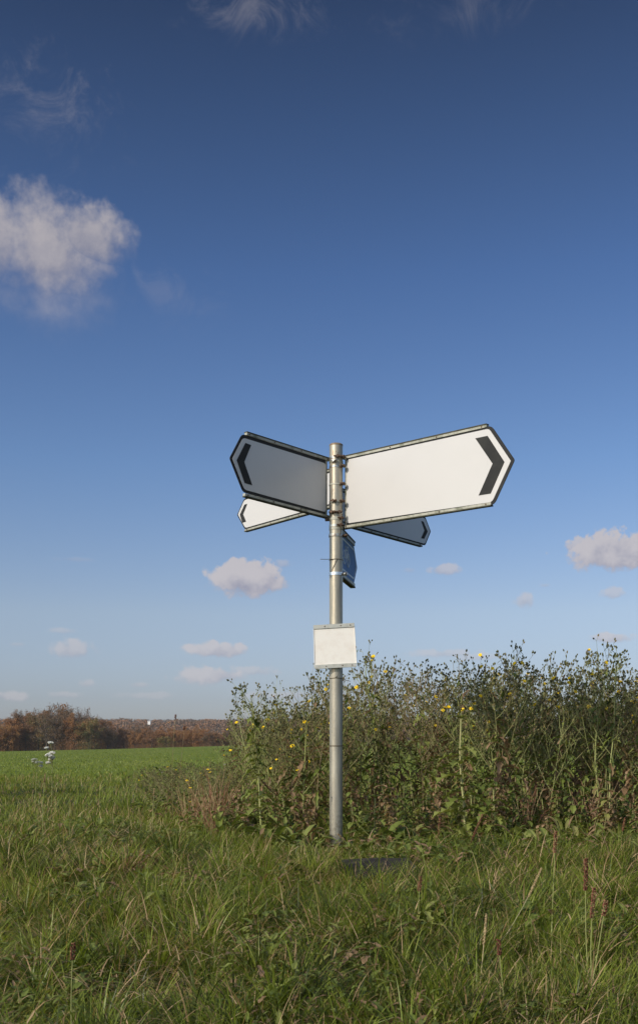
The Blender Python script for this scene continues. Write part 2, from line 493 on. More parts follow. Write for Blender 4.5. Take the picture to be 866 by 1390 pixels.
grass_field('verge_grass', 190000, 1.9, 8.6, (0.05, 0.20), (0.0022, 0.0062), 1.0, 0.19,
            'tangled green and straw coloured grass of the verge around the foot of the post', 4, 0)


def tussocks(name, nc, per, Lr, wr, tmin, tmax, dry, label, d0=2.2, d1=8.4, patch=0.0, flat=0.0, rad=0.05):
    """grass growing in tufts: blades arch outwards from each tuft's centre"""
    cx, cy = verge_points(nc, d0, d1, pad=1.0)
    if patch: 
        k = vnoise(cx, cy, 0.7, 301) > patch; cx, cy = cx[k], cy[k]
    nc = len(cx)
    i_ = np.repeat(np.arange(nc), per); n = len(i_)
    ang = rng.random(n) * 2 * pi; r_ = np.abs(rng.normal(0, rad, n))
    x = cx[i_] + np.cos(ang) * r_; y = cy[i_] + np.sin(ang) * r_
    keep = ~((np.abs(x - SLAB_C[0]) < 0.20) & (np.abs(y - SLAB_C[1]) < 0.18) & (rng.random(n) < .9)) & (np.hypot(x - POLE[0], y - POLE[1]) > 0.07)
    keep &= ~((np.abs(x - SLAB_C[0]) < 0.32) & (y > 5.3) & (y < 6.0) & (rng.random(n) < .3))
    x, y, i_, ang, r_ = x[keep], y[keep], i_[keep], ang[keep], r_[keep]; n = len(x)
    cl = 0.5 + 0.9 * rng.random(nc) ** 1.5; ct = tmin + (tmax - tmin) * rng.random(nc); dirc = rng.random(nc) * 2 * pi; dr = rng.random(nc)
    vx = np.cos(ang) + np.cos(dirc[i_]) * dr[i_] * 1.6; vy = np.sin(ang) + np.sin(dirc[i_]) * dr[i_] * 1.6
    az = np.arctan2(vy, vx) + rng.normal(0, 0.35, n)
    L = (Lr[0] + (Lr[1] - Lr[0]) * rng.random(n)) * cl[i_] * (1 - 0.3 * sstep(6.2, 7.4, y))
    L *= np.where((np.abs(x - POLE[0]) < 0.45) & (y > 6.0) & (y < 7.35), 0.6, 1.0)
    tilt = 0.05 + 5 * r_ + np.abs(rng.normal(0, .2, n)) + flat
    curl = 0.5 + 1.7 * rng.random(n)
    tint = np.clip(ct[i_] + rng.normal(0, .09, n), 0.02, 0.74)
    isd = rng.random(n) < dry
    tint = np.where(isd, 0.80 + .2 * rng.random(n), tint)
    blades(name, np.stack([x, y, terrain(x, y)], -1), L, wr[0] + (wr[1] - wr[0]) * rng.random(n), az, tilt, curl, tint, 5, m_grass, label)

tussocks('grass_tussocks', 1500, 60, (0.07, 0.25), (0.003, 0.0068), 0.15, 0.66, 0.10, 'arching green tussocks of coarse grass in the verge')
tussocks('straw_tussocks', 1250, 40, (0.06, 0.24), (0.0025, 0.006), 0.55, 0.74, 0.72, 'matted straw coloured tufts lying in the green verge', patch=0.43, flat=0.6)
grass_field('rough_grass', 90000, 8.0, 24.0, (0.05, 0.23), (0.003, 0.006), 0.6, 0.16,
            'rough green grass at the edge of the field behind the verge', 3, 4, left=-0.36, right=0.36)
grass_field('field_crop', 60000, 19.0, 120.0, (0.05, 0.11), (0.006, 0.010), 0.2, 0.0,
            'short even green crop covering the field', 2, 8, left=-0.36, right=0.36, pad=2)
# dead straw lying over the verge
x, y = verge_points(3500, 2.3, 9.5, pad=0.5)
k = (vnoise(x, y, 0.55, 91) > 0.50) | ((y < 4.2) & (x < -0.35) & (vnoise(x, y, 0.35, 92) > 0.35))
k &= ~((np.abs(x - SLAB_C[0]) < 0.3) & (y > 5.2) & (y < 6.3))
x, y = x[k], y[k]; n = len(x)
blades('dead_grass', np.stack([x, y, terrain(x, y) + 0.05 + 0.10 * rng.random(n)], -1), 0.06 + 0.20 * rng.random(n) ** 1.5,
       0.002 + 0.0035 * rng.random(n), rng.random(n) * 2 * pi, 0.6 + 0.9 * rng.random(n), 0.3 + 1.8 * rng.random(n),
       0.80 + 0.2 * rng.random(n), 4, m_grass, 'dry straw coloured grass bent over the green verge')


# ------------------------------------------------------------------ the signpost
def galv_mat():
    m, n, b, out = new_mat('painted_steel_post')
    tc = n.node('ShaderNodeTexCoord'); P = tc.outputs['Object']
    mp = n.node('ShaderNodeMapping'); n.l.new(P, mp.inputs[0]); mp.inputs[3].default_value = (1, 1, 0.12)
    streak = n.noise(mp.outputs[0], 30, 5, 0.6)
    spots = n.noise(P, 45, 4, 0.6)
    sp = n.node('ShaderNodeSeparateXYZ'); n.l.new(P, sp.inputs[0])
    c = n.mix(n.maprange(streak, 0.35, 0.7), (0.32, 0.295, 0.24), (0.44, 0.41, 0.335))
    warm = n.m('MULTIPLY', n.maprange(sp.outputs[2], 1.1, 1.6), n.maprange(streak, 0.38, 0.62))
    c = n.mix(n.m('MULTIPLY', warm, 0.5), c, (0.48, 0.41, 0.29))
    rust = n.m('MULTIPLY', n.maprange(n.noise(P, 22, 5, 0.7), 0.58, 0.68),
               n.m('ADD', n.maprange(sp.outputs[2], 2.0, 2.25), n.maprange(sp.outputs[2], 0.22, 0.02)), clamp=True)
    rstreak = n.m('MULTIPLY', n.maprange(streak, 0.60, 0.68), n.maprange(sp.outputs[2], 1.35, 1.9))
    rust = n.m('ADD', n.m('MULTIPLY', rust, 0.8), n.m('MULTIPLY', rstreak, 0.55), clamp=True)
    c = n.mix(rust, c, (0.20, 0.085, 0.035))
    dirt = n.m('MULTIPLY', n.maprange(sp.outputs[2], 0.45, 0.0), n.maprange(spots, 0.4, 0.65))
    c = n.mix(n.m('MULTIPLY', dirt, 0.6), c, (0.09, 0.075, 0.05))
    n.l.new(c, b.inputs['Base Color'])
    b.inputs['Metallic'].default_value = 0.55
    n.l.new(n.maprange(spots, 0.3, 0.7, 0.34, 0.48), b.inputs['Roughness'])
    bp = n.node('ShaderNodeBump'); bp.inputs['Strength'].default_value = 0.15; bp.inputs['Distance'].default_value = 0.003
    n.l.new(spots, bp.inputs['Height']); n.l.new(bp.outputs[0], b.inputs['Normal'])
    return m

m_post = galv_mat()
m_face = plain('white_sign_face', (0.585, 0.568, 0.545), 0.32, spec=0.5, dirt=(0.53, 0.515, 0.49), dscale=4, damt=0.25, bump=0.03, bscale=7)
m_black = plain('black_border', (0.030, 0.030, 0.029), 0.6, spec=0.12, dirt=(0.05, 0.05, 0.045), dscale=12, damt=0.5)
m_edge = plain('rail_edge_dark', (0.055, 0.055, 0.035), 0.7, spec=0.2, dirt=(0.13, 0.12, 0.09), dscale=20, damt=0.5)
m_rail = plain('weathered_aluminium_rail', (0.42, 0.41, 0.34), 0.5, metal=0.15, dirt=(0.10, 0.11, 0.06), dscale=14, damt=0.85)
m_back = plain('grey_sign_back', (0.30, 0.31, 0.31), 0.4, metal=0.5, dirt=(0.15, 0.15, 0.13), dscale=8)
m_clamp = plain('stainless_band', (0.50, 0.48, 0.43), 0.30, metal=0.8, dirt=(0.16, 0.09, 0.05), dscale=30, damt=0.9)
m_bolt = plain('rusty_bolt', (0.12, 0.08, 0.055), 0.7, metal=0.3, dirt=(0.25, 0.12, 0.06), dscale=80)
m_wire = plain('rusty_wire', (0.10, 0.075, 0.045), 0.6, metal=0.3)
m_blue = plain('blue_sign_face', (0.18, 0.31, 0.58), 0.75, spec=0.15, dirt=(0.15, 0.25, 0.45), dscale=9, damt=0.6)
m_bsym = plain('white_sign_symbol', (0.78, 0.86, 0.95), 0.75, spec=0.15)
m_notice = plain('white_notice_board', (0.80, 0.765, 0.70), 0.5, dirt=(0.70, 0.63, 0.55), dscale=16, damt=0.55, bump=0.1, bscale=30)
m_alu = plain('grey_aluminium', (0.50, 0.50, 0.45), 0.45, metal=0.2, dirt=(0.28, 0.27, 0.22), dscale=22)
m_dark = plain('dark_mark', (0.05, 0.055, 0.06), 0.7)

post_root = empty('signpost', (POLE[0], POLE[1], 0.0))
tag(post_root, 'grey steel signpost with blank white and shaded direction arms standing in the verge', 'signpost')
PX, PY = POLE
RP = 0.0445
TOPZ = EYE + (HY - 605) / F * 7.3


def prism(pts, T_, n, thick, g=None, tint=0.5):
    """extrude an outline of 3D points by thick along -n"""
    g = g or Geo()
    A = np.asarray(pts, float); k = len(A)
    B = A - np.asarray(n) * thick
    return A, B


def plate(name, pts, n, front, thick, mat, parent, bevel=0.0):
    """flat plate: outline pts (3D, in the plane), its front pushed out by front, thickness thick"""
    import bmesh
    bm = bmesh.new(); n = np.asarray(n, float)
    vs = [bm.verts.new(tuple(np.asarray(p) + n * front)) for p in pts]
    f_ = bm.faces.new(vs)
    r = bmesh.ops.extrude_face_region(bm, geom=[f_])
    for e in r['geom']:
        if isinstance(e, bmesh.types.BMVert): e.co = e.co - mathutils.Vector(n) * thick
    bmesh.ops.recalc_face_normals(bm, faces=bm.faces)
    me = bpy.data.meshes.new(name); bm.to_mesh(me); bm.free()
    me.materials.append(mat)
    o = bpy.data.objects.new(name, me); COL.objects.link(o); o.parent = parent
    o.location = (0, 0, 0)
    return o


def round_poly(P, r, seg=4):
    """round the corners of a 2D polygon; r = radius (one value or one per corner)"""
    P = [np.asarray(p, float) for p in P]; out = []
    rs = r if hasattr(r, '__len__') else [r] * len(P)
    for i_, p in enumerate(P):
        a = P[i_ - 1]; b = P[(i_ + 1) % len(P)]
        if rs[i_] <= 0: out.append(p); continue
        da = (a - p) / np.linalg.norm(a - p); db = (b - p) / np.linalg.norm(b - p)
        s_ = rs[i_]
        for k_ in range(seg + 1):
            t_ = k_ / seg
            out.append((1 - t_) ** 2 * (p + da * s_) + 2 * t_ * (1 - t_) * p + t_ ** 2 * (p + db * s_))
    return out


def inset(P, d):
    """inset a convex-ish 2D polygon by d (either winding)"""
    P = [np.asarray(p, float) for p in P]; n_ = len(P)
    area = sum(P[i_][0] * P[(i_ + 1) % n_][1] - P[(i_ + 1) % n_][0] * P[i_][1] for i_ in range(n_))
    sg = 1 if area > 0 else -1; out = []
    ds = d if hasattr(d, '__len__') else [d] * n_
    for i_ in range(n_):
        a, p, b = P[i_ - 1], P[i_], P[(i_ + 1) % n_]
        d1 = (p - a) / np.linalg.norm(p - a); d2 = (b - p) / np.linalg.norm(b - p)
        n1 = sg * np.array([-d1[1], d1[0]]); n2 = sg * np.array([-d2[1], d2[0]])
        q1 = p + n1 * ds[i_ - 1]; q2 = p + n2 * ds[i_]
        den = d1[0] * d2[1] - d1[1] * d2[0]
        if abs(den) < 1e-6: out.append(q1); continue
        t_ = ((q2 - q1)[0] * d2[1] - (q2 - q1)[1] * d2[0]) / den
        out.append(q1 + d1 * t_)
    return out


class Arm:
    """a vertical plane through the post: (s, z) along the arm; dirv = horizontal unit vector"""
    def __init__(s, dirv, off=0.0):
        s.d = np.array(dirv, float); s.d /= np.linalg.norm(s.d)
        nrm = np.array([s.d[1], -s.d[0]])
        if nrm @ np.array([-PX, -PY]) < 0: nrm = -nrm      # towards the camera
        s.n = np.array([nrm[0], nrm[1], 0.0]); s.off = off
    def hit(s, x, y):
        """(s, z) of photo pixel on the plane"""
        r = np.array([(x - CX) / F, 1.0]); p0 = POLE + s.n[:2] * s.off
        # r*t = p0 + d*u
        A = np.array([[r[0], -s.d[0]], [r[1], -s.d[1]]])
        t_, u_ = np.linalg.solve(A, p0)
        return np.array([u_, EYE + (HY - y) / F * t_])
    def P(s, q):
        """post-local 3D point of (s, z)"""
        return np.array([s.d[0] * q[0] + s.n[0] * s.off, s.d[1] * q[0] + s.n[1] * s.off, q[1]])


def rail(arm, a, b, h, depth, parent, name='rail', flip=False):
    """open channel rail along the arm from (s,z) a to b: front lip, web and back lip"""
    import bmesh
    a = np.asarray(a, float); b = np.asarray(b, float)
    g = Geo(); f0 = 0.0055
    t_ = 0.003
    sgn = -1 if flip else 1
    prof = [(f0, -h / 2), (f0, h / 2), (f0 - depth, h / 2), (f0 - depth, -h / 2)]
    V = []
    for e in (a, b):
        for (n_, z_) in prof:
            V.append(arm.P(e + np.array([0, z_])) + arm.n * n_)
    g.add(V, None, [(0, 1, 5, 4), (1, 2, 6, 5), (2, 3, 7, 6), (3, 0, 4, 7), (0, 3, 2, 1), (4, 5, 6, 7)])
    o = g.build(name, m_rail, parent); g = Geo()
    # dark olive lip standing proud along the outer edge
    e_ = h * 0.45
    lip = [(f0 + 0.003, sgn * h / 2), (f0 + 0.003, sgn * (h / 2 + e_)), (f0 - depth - 0.004, sgn * (h / 2 + e_)), (f0 - depth - 0.004, sgn * h / 2)]
    V = []
    for e in (a, b):
        for (n_, z_) in lip:
            V.append(arm.P(e + np.array([0, z_])) + arm.n * n_)
    g.add(V, None, [(0, 1, 5, 4), (1, 2, 6, 5), (2, 3, 7, 6), (3, 0, 4, 7), (0, 3, 2, 1), (4, 5, 6, 7)])
    g.build('rail_lip', m_edge, parent)
    return o


def direction_arm(arm, outline, border, chev, rails, label, rail_h=0.015, cr=0.03):
    """outline: (s,z) [inner top, shoulder top, tip, shoulder bottom, inner bottom]"""
    r_ = [0.012, cr, 0.012, cr, 0.012]
    plate_o = plate('sign_panel', [arm.P(p) for p in round_poly(outline, r_)], arm.n, 0.0, 0.004, m_black, post_root)
    plate_o['label'] = label
    fi = inset(outline, border)
    plate('sign_face', [arm.P(p) for p in round_poly(fi, [0.02, 0.02, 0.004, 0.02, 0.02])], arm.n, 0.0018, 0.0018, m_face, plate_o)
    plate('chevron', [arm.P(p) for p in chev], arm.n, 0.0036, 0.0018, m_black, plate_o)
    for k_, (a, b) in enumerate(rails):
        ro = rail(arm, a, b, rail_h, 0.022, plate_o, flip=(k_ % 2 == 1))
        a = np.asarray(a); b = np.asarray(b)
        for q in (0.03, 0.36, 0.68, 0.97):
            c = a + (b - a) * q; g = Geo()
            p = arm.P(c) + arm.n * 0.0057
            g.tube([p, p + arm.n * 0.003], 0.0045, 8)
            g.build('screw', m_bolt, plate_o)
    # stiffening bars behind
    g = Geo()
    L0 = outline[0][0] + 0.05; L1 = outline[1][0] - 0.05
    zc = 0.5 * (np.asarray(outline[1]) + np.asarray(outline[3]))[1]
    a0 = arm.P((L0, zc)) - arm.n * 0.004; b0 = arm.P((L1, zc)) - arm.n * 0.004
    up = np.array([0, 0, 0.02]); n_ = arm.n
    V = [a0 - up, a0 + up, a0 + up - n_ * 0.016, a0 - up - n_ * 0.016, b0 - up, b0 + up, b0 + up - n_ * 0.016, b0 - up - n_ * 0.016]
    g.add(V, None, [(0, 1, 5, 4), (1, 2, 6, 5), (2, 3, 7, 6), (3, 0, 4, 7), (0, 3, 2, 1), (4, 5, 6, 7)])
    g.build('stiffener', m_rail, plate_o)
    return plate_o


# post itself
g = Geo()
g.tube([(0, 0, -0.25), (0, 0, 0.8), (0, 0, 1.6), (0, 0, TOPZ)], RP, 40)
post = g.build('post', m_post, post_root, smooth=True)
post.data.set_sharp_from_angle(angle=R(40))
g = Geo(); g.tube([(0, 0, TOPZ - 0.003), (0, 0, TOPZ + 0.005), (0, 0, TOPZ + 0.011)], [RP + 0.0015, RP + 0.0015, RP - 0.006], 32)
g.build('post_cap', plain('rusty_cap', (0.27, 0.21, 0.14), 0.65, metal=0.3, dirt=(0.16, 0.07, 0.03), dscale=25, damt=0.9), post_root)

# front right arm, towards the camera
A1 = Arm((0.855, -0.84), -0.042)
h = A1.hit
o1 = [h(468.2, 621.5), h(666.5, 577.6), h(698.2, 624.3), h(670.5, 685.0), h(468.2, 714.6)]
direction_arm(A1, o1, [0.016, 0.022, 0.022, 0.018, 0.016],
              [h(645.2, 595.1), h(661.8, 591.7), h(684.7, 627.2), h(666, 670.0), h(649.7, 672.7), h(668.6, 629.4)],
              [(h(465.0, 622.2), h(660.6, 578.3)), (h(465.0, 715.8), h(666.5, 683.6))],
              'large sunlit white arm pointing right towards the camera')
# front left arm, in its own shade
A2 = Arm((-0.538, -0.547), -0.042)
h = A2.hit
o2 = [h(444.2, 625.5), h(328.8, 589.0), h(311.9, 621.8), h(330.0, 668.0), h(444.2, 699.6)]
direction_arm(A2, o2, [0.022, 0.018, 0.018, 0.018, 0.016],
              [h(333.0, 601.3), h(340.7, 604.3), h(331.4, 627.2), h(342.2, 658.8), h(332.0, 655.9), h(321.2, 624.8)],
              [(h(447.0, 624.6), h(334.6, 588.8)), (h(447.0, 701.6), h(332.2, 671.2))],
              'shaded grey looking arm pointing left towards the camera', cr=0.025)
# back left arm, small and sunlit
A3 = Arm((-0.674, 0.875))
h = A3.hit
VA = lambda x, y0, xs: y0 + (y0 - HY) * 0 + (x - xs) * 0
bl = h(332.8, 719.0); bt = h(331.5, 677.0); tip = h(322.0, 699.0)
o3 = [(0.05, bt[1]), (bt[0], bt[1]), (tip[0], tip[1]), (bl[0], bl[1]), (0.05, bl[1])]
zt = bt[1]; zb = bl[1]
direction_arm(A3, o3, 0.012,
              [h(332.4, 685.0), h(336.2, 684.0), h(330.6, 698.2), h(334.6, 708.2), h(329.6, 709.6), h(326.2, 698.8)],
              [((0.03, zt + 0.004), (bt[0] - 0.03, zt + 0.004)), ((0.03, zb - 0.006), (bl[0], zb - 0.006))],
              'small sunlit white arm pointing away to the left behind the post', rail_h=0.012, cr=0.02)
# back right arm, small and dark
A4 = Arm((0.735, 0.961))
h = A4.hit
bl = h(577.0, 740.6); bt = h(577.0, 701.6); tip = h(584.6, 721.4)
o4 = [(0.05, bt[1]), (bt[0], bt[1]), (tip[0], tip[1]), (bl[0], bl[1]), (0.05, bl[1])]
zt = bt[1]; zb = bl[1]
direction_arm(A4, o4, 0.012,
              [h(571.2, 707.2), h(574.2, 708.4), h(579.8, 721.6), h(575.0, 731.4), h(571.0, 730.6), h(575.6, 720.2)],
              [((0.03, zt + 0.004), (bt[0] - 0.03, zt + 0.004)), ((0.03, zb - 0.006), (bl[0] - 0.05, zb - 0.006))],
              'small dark shaded arm pointing away to the right behind the large arm', rail_h=0.012, cr=0.02)

# blue cycle-route sign
A5 = Arm((0.20, 0.97))
h = A5.hit
z0 = h(480.4, 792.0)[1]; z1 = h(480.4, 741.0)[1]; Ls = h(480.4, 760)[0]; Lt = h(484.8, 768)[0]
zc = (z0 + z1) / 2
o5 = [(0.045, z1), (Ls, z1), (Lt, zc), (Ls, z0), (0.045, z0)]
cyc = plate('cycle_sign', [A5.P(p) for p in round_poly(o5, [0.01, 0.02, 0.01, 0.02, 0.01])], A5.n, 0.0, 0.004, m_blue, post_root)
cyc['label'] = 'blue cycle sign with a white bicycle, pointing away behind the post'
i1 = inset(o5, 0.026); i2 = inset(o5, 0.039)
# white line frame as a strip ring
g = Geo(); r1 = [A5.P(p) + A5.n * 0.0015 for p in i1]; r2 = [A5.P(p) + A5.n * 0.0015 for p in i2]
r3 = [A5.P(p) + A5.n * 0.0002 for p in i1]
nn = len(r1); Vv = r1 + r2 + r3; Qq = []
for k_ in range(nn):
    l_ = (k_ + 1) % nn
    Qq += [(k_, l_, nn + l_, nn + k_), (k_, 2 * nn + k_, 2 * nn + l_, l_)]
g.add(Vv, None, Qq)
g.build('border_line', m_bsym, cyc)
g = Geo()
bc = 0.045 + (Ls - 0.045) * 0.5
def bp(s_, z_): return A5.P((bc + s_, zc - 0.012 + z_)) + A5.n * 0.0022
rw = 0.047; wx = 0.075
for c_ in (-wx, wx):
    g.tube([bp(c_ + rw * cos(a_), rw * sin(a_)) for a_ in np.linspace(0, 2 * pi, 21)], 0.0042, 5)
for a_, b_ in (((-wx, 0), (-0.035, 0.065)), ((-wx, 0), (-0.008, -0.004)), ((-0.008, -0.004), (-0.035, 0.078)), ((-0.030, 0.062), (0.045, 0.062)),
               ((-0.008, -0.004), (0.046, 0.056)), ((wx, 0), (0.040, 0.088)), ((-0.052, 0.080), (-0.018, 0.080)),
               ((0.040, 0.088), (0.066, 0.094)), ((0.040, 0.088), (0.022, 0.084))):
    g.tube([bp(*a_), bp(*b_)], 0.0042, 5)
g.build('bicycle_symbol', m_bsym, cyc)
for zz, fl in ((z1 + 0.012, False), (z0 - 0.012, True)):
    rail(A5, (0.03, zz), (Ls + 0.015, zz), 0.022, 0.03, cyc, flip=fl)

# white notice board on the front of the post
yN = PY - RP - 0.022
def nb(x, y):
    p = at(x, y, yN); return np.array([p[0] - PX, p[1] - PY, p[2]])
nrm = np.array([0, -1.0, 0])
c_ = [nb(425.8, 852.6), nb(480.9, 849.2), nb(483.9, 901.6), nb(427.2, 905.2)]
board = plate('notice_board', c_, nrm, 0.0, 0.003, m_notice, post_root)
board['label'] = 'blank off white square notice board slightly tilted on the front of the post'
for (a, b) in (((425.3, 851.4), (480.8, 848.2)), ((427.0, 905.4), (483.6, 902.4))):
    up_ = 1 if a[1] < 880 else -1
    q = [nb(a[0], a[1] - 2.6), nb(b[0], b[1] - 2.6), nb(b[0], b[1] + 2.6), nb(a[0], a[1] + 2.6)]
    st = plate('edge_strip', [np.array(v_) for v_ in q], nrm, 0.006, 0.022, m_alu, board)
    for t_ in (0.28, 0.67, 0.9):
        g = Geo()
        p = np.array(q[0]) * 0.5 + np.array(q[3]) * 0.5; p2 = np.array(q[1]) * 0.5 + np.array(q[2]) * 0.5
        c = p + (p2 - p) * t_ + nrm * 0.006
        g.tube([c, c + nrm * 0.002], 0.0042, 8)
        g.build('rivet', m_bolt, board)
for a, b in ((c_[0], c_[3]), (c_[1], c_[2])):   # thin raised rim down both sides
    edge = Geo()
    edge.tube([np.array(a) + nrm * 0.001, np.array(b) + nrm * 0.001], 0.0028, 6)
    edge.build('board_rim', m_notice, board)


def band(z, hh=0.016, mat=m_clamp, tilt=(0, 0), r=RP + 0.0025, name='band_clamp', bolt=None, nb_=1):
    g = Geo(); k_ = 40
    V = []; Qs = []
    for i_ in range(k_):
        a_ = 2 * pi * i_ / k_; zz = z + tilt[0] * cos(a_) + tilt[1] * sin(a_)
        V += [(RP * 0.99 * cos(a_), RP * 0.99 * sin(a_), zz - hh / 2), (r * cos(a_), r * sin(a_), zz - hh / 2),
              (r * cos(a_), r * sin(a_), zz + hh / 2), (RP * 0.99 * cos(a_), RP * 0.99 * sin(a_), zz + hh / 2)]
        b_ = ((i_ + 1) % k_) * 4; a0 = i_ * 4
        Qs += [(a0 + 1, b_ + 1, b_ + 2, a0 + 2), (a0, b_, b_ + 1, a0 + 1), (a0 + 2, b_ + 2, b_ + 3, a0 + 3)]
    g.add(V, None, Qs)
    o = g.build(name, mat, post_root)
    if bolt is not None:
        for a_ in bolt:
            g2 = Geo(); d = np.array([cos(a_), sin(a_), 0]); p = d * RP + np.array([0, 0, z])
            tg = np.array([-d[1], d[0], 0])
            g2.tube([p + d * 0.002, p + d * 0.030], 0.011, 4)
            g2.tube([p + d * 0.016 - tg * 0.024, p + d * 0.016 + tg * 0.024], 0.0055, 6)
            g2.tube([p + d * 0.016 + tg * 0.012, p + d * 0.016 + tg * 0.020], 0.0095, 6)
            g2.build('bolt', m_bolt if random.random() < 0.55 else m_clamp, o)
    return o

zy = lambda y: EYE + (HY - y) / F * 7.3
bR = math.atan2(-0.84, 0.855); bL = math.atan2(-0.547, -0.538)
band(zy(622), 0.018, tilt=(0.003, 0), bolt=(bR, -pi / 2 + 0.1))
band(zy(628), 0.014, mat=m_rail, bolt=(bL + 0.5,))
band(zy(634.5), 0.014, bolt=(bR,))
band(zy(658.5), 0.010, mat=m_rail, bolt=(bR,))
band(zy(682), 0.016, mat=m_rail, bolt=(bL + 0.45, bR - 0.1))
band(zy(697), 0.016, bolt=(bL + 0.3, bR - 0.5))
band(zy(705), 0.020, mat=m_rail, bolt=(bR - 0.25, pi * 0.95))
band(zy(714.5), 0.016, bolt=(bR - 0.35,))
band(zy(718.5), 0.014, mat=m_rail)
band(zy(727.3), 0.018, r=RP + 0.005, bolt=(-0.1,))
band(zy(779.5), 0.020, mat=plain('bright_steel_band', (0.75, 0.75, 0.76), 0.22, metal=0.9), bolt=(-0.2,))
band(zy(1012.5), 0.006, mat=m_wire, r=RP + 0.003, name='wire_loop')
# vertical angle strips joining the arms to the clamps
for a_, ys in ((A1, (619, 718)), (A2, (624, 703))):
    g = Geo()
    p0 = a_.P((0.053, zy(ys[0]))); p1 = a_.P((0.053, zy(ys[1])))
    s_ = a_.d[0] * 0.007, a_.d[1] * 0.007
    dv = np.array([a_.d[0], a_.d[1], 0]) * 0.006; nv = a_.n * 0.006
    V = [p0 - dv - nv, p0 + dv - nv, p0 + dv + nv * 0.3, p0 - dv + nv * 0.3, p1 - dv - nv, p1 + dv - nv, p1 + dv + nv * 0.3, p1 - dv + nv * 0.3]
    g.add(V, None, [(0, 1, 5, 4), (1, 2, 6, 5), (2, 3, 7, 6), (3, 0, 4, 7), (0, 3, 2, 1), (4, 5, 6, 7)])
    g.build('mounting_bracket', m_rail, post_root)


def wire(z, tail, drop=None, name='wire'):
    g = Geo(); r_ = RP + 0.002
    P_ = [(r_ * cos(a_), r_ * sin(a_), z + 0.0015 * sin(3 * a_)) for a_ in np.linspace(0, 2 * pi, 28)]
    g.tube(P_, 0.0022, 5)
    g.tube(tail, 0.002, 5)
    if drop: g.tube(drop, 0.0018, 5)
    g.build(name, m_wire, post_root)

z_ = zy(760.5)
wire(z_, [(-RP * 0.6, -RP - 0.002, z_), (-RP - 0.02, -RP, z_ - 0.001), (-RP - 0.062, -RP + 0.004, z_)],
     [(0.006, -RP - 0.003, z_), (-0.018, -RP * 0.95 - 0.003, z_ - 0.05), (-RP * 0.92, -RP * 0.5, z_ - 0.10)])
z_ = zy(921)
wire(z_, [(RP * 0.7, -RP * 0.8, z_), (RP + 0.02, -RP * 0.6, z_ - 0.012), (RP + 0.05, -RP * 0.5, z_ - 0.02)],
     [(-RP * 0.95, -RP * 0.4, z_ - 0.002), (0.0, -RP - 0.003, z_ + 0.008), (RP * 0.9, -RP * 0.5, z_ + 0.045)])
# small dark painted mark low on the post
g = Geo()
for (u0, z0_, u1, z1_) in ((-1.98, 0.0, -1.93, 0.036), (-2.06, 0.024, -1.86, 0.031), (-1.99, 0.0, -1.91, 0.006)):
    a0 = u0; V = [((RP + 0.0008) * cos(a_), (RP + 0.0008) * sin(a_), zy(1088) + zz) for a_, zz in ((u0 - .35, z0_), (u1 - .35, z0_), (u1 - .35, z1_), (u0 - .35, z1_))]
    g.add(V, None, [(0, 1, 2, 3)])
g.build('painted_mark', m_dark, post_root)

# ------------------------------------------------------------------ slab beside the post
import bmesh
bm = bmesh.new()
bmesh.ops.create_grid(bm, x_segments=14, y_segments=12, size=1)
for v_ in bm.verts:
    x_, y_ = v_.co.x, v_.co.y
    e_ = 1 - 0.07 * vnoise(x_ + 5, y_ + 5, 0.5, 2)
    v_.co = mathutils.Vector((x_ * 0.20 * e_, y_ * 0.17 * e_, float(vnoise(x_ + 3, y_ + 3, 0.6, 9)) * 0.012))
r_ = bmesh.ops.extrude_face_region(bm, geom=list(bm.faces))
for e_ in r_['geom']:
    if isinstance(e_, bmesh.types.BMVert): e_.co.z += -0.05
bmesh.ops.recalc_face_normals(bm, faces=bm.faces)
me = bpy.data.meshes.new('stone_slab'); bm.to_mesh(me); bm.free()
me.materials.append(plain('dark_stone', (0.034, 0.031, 0.029), 0.95, bump=0.6, bscale=40, dirt=(0.075, 0.065, 0.05), dscale=18, damt=0.9, spec=0.05))
slab = bpy.data.objects.new('stone_slab', me); COL.objects.link(slab)
slab.location = (SLAB_C[0], SLAB_C[1], 0.018); slab.rotation_euler = (R(12), R(-1.5), R(6))
tag(slab, 'dark grey flat stone slab lying in the grass right of the foot of the post', 'slab')


# ------------------------------------------------------------------ tall weeds
UP = np.array([0, 0, 1.0])

def unit(v): return v / (np.linalg.norm(v) + 1e-9)

def arc(p, d, L, bend, n=5, wob=0.0, rg=random):
    """polyline starting at p along d, bending upwards (bend>0) or down"""
    P = [np.array(p, float)]; d = unit(np.array(d, float))
    for k_ in range(n):
        d = unit(d + UP * bend / n + np.array([rg.uniform(-wob, wob), rg.uniform(-wob, wob), rg.uniform(-wob, wob)]))
        P.append(P[-1] + d * L / n)
    return np.array(P)

def make_flower(name, r, mat, seed):
    rg = random.Random(seed); g = Geo()
    for ring, (n_, rr_, lift) in enumerate(((14, 1.0, 0.25), (11, 0.72, 0.55), (7, 0.4, 0.9))):
        for k_ in range(n_):
            a_ = 2 * pi * (k_ + rg.random() * 0.5) / n_ + ring
            d = np.array([cos(a_), sin(a_), lift])
            g.leaf((0, 0, 0), d, UP, r * rr_, r * 0.36, 0.2, 2, 0, 0.1)
    return g.build(name, mat, None, link=False)

FL = [make_flower('flower', 0.0205, m_yellow, s_) for s_ in range(3)]

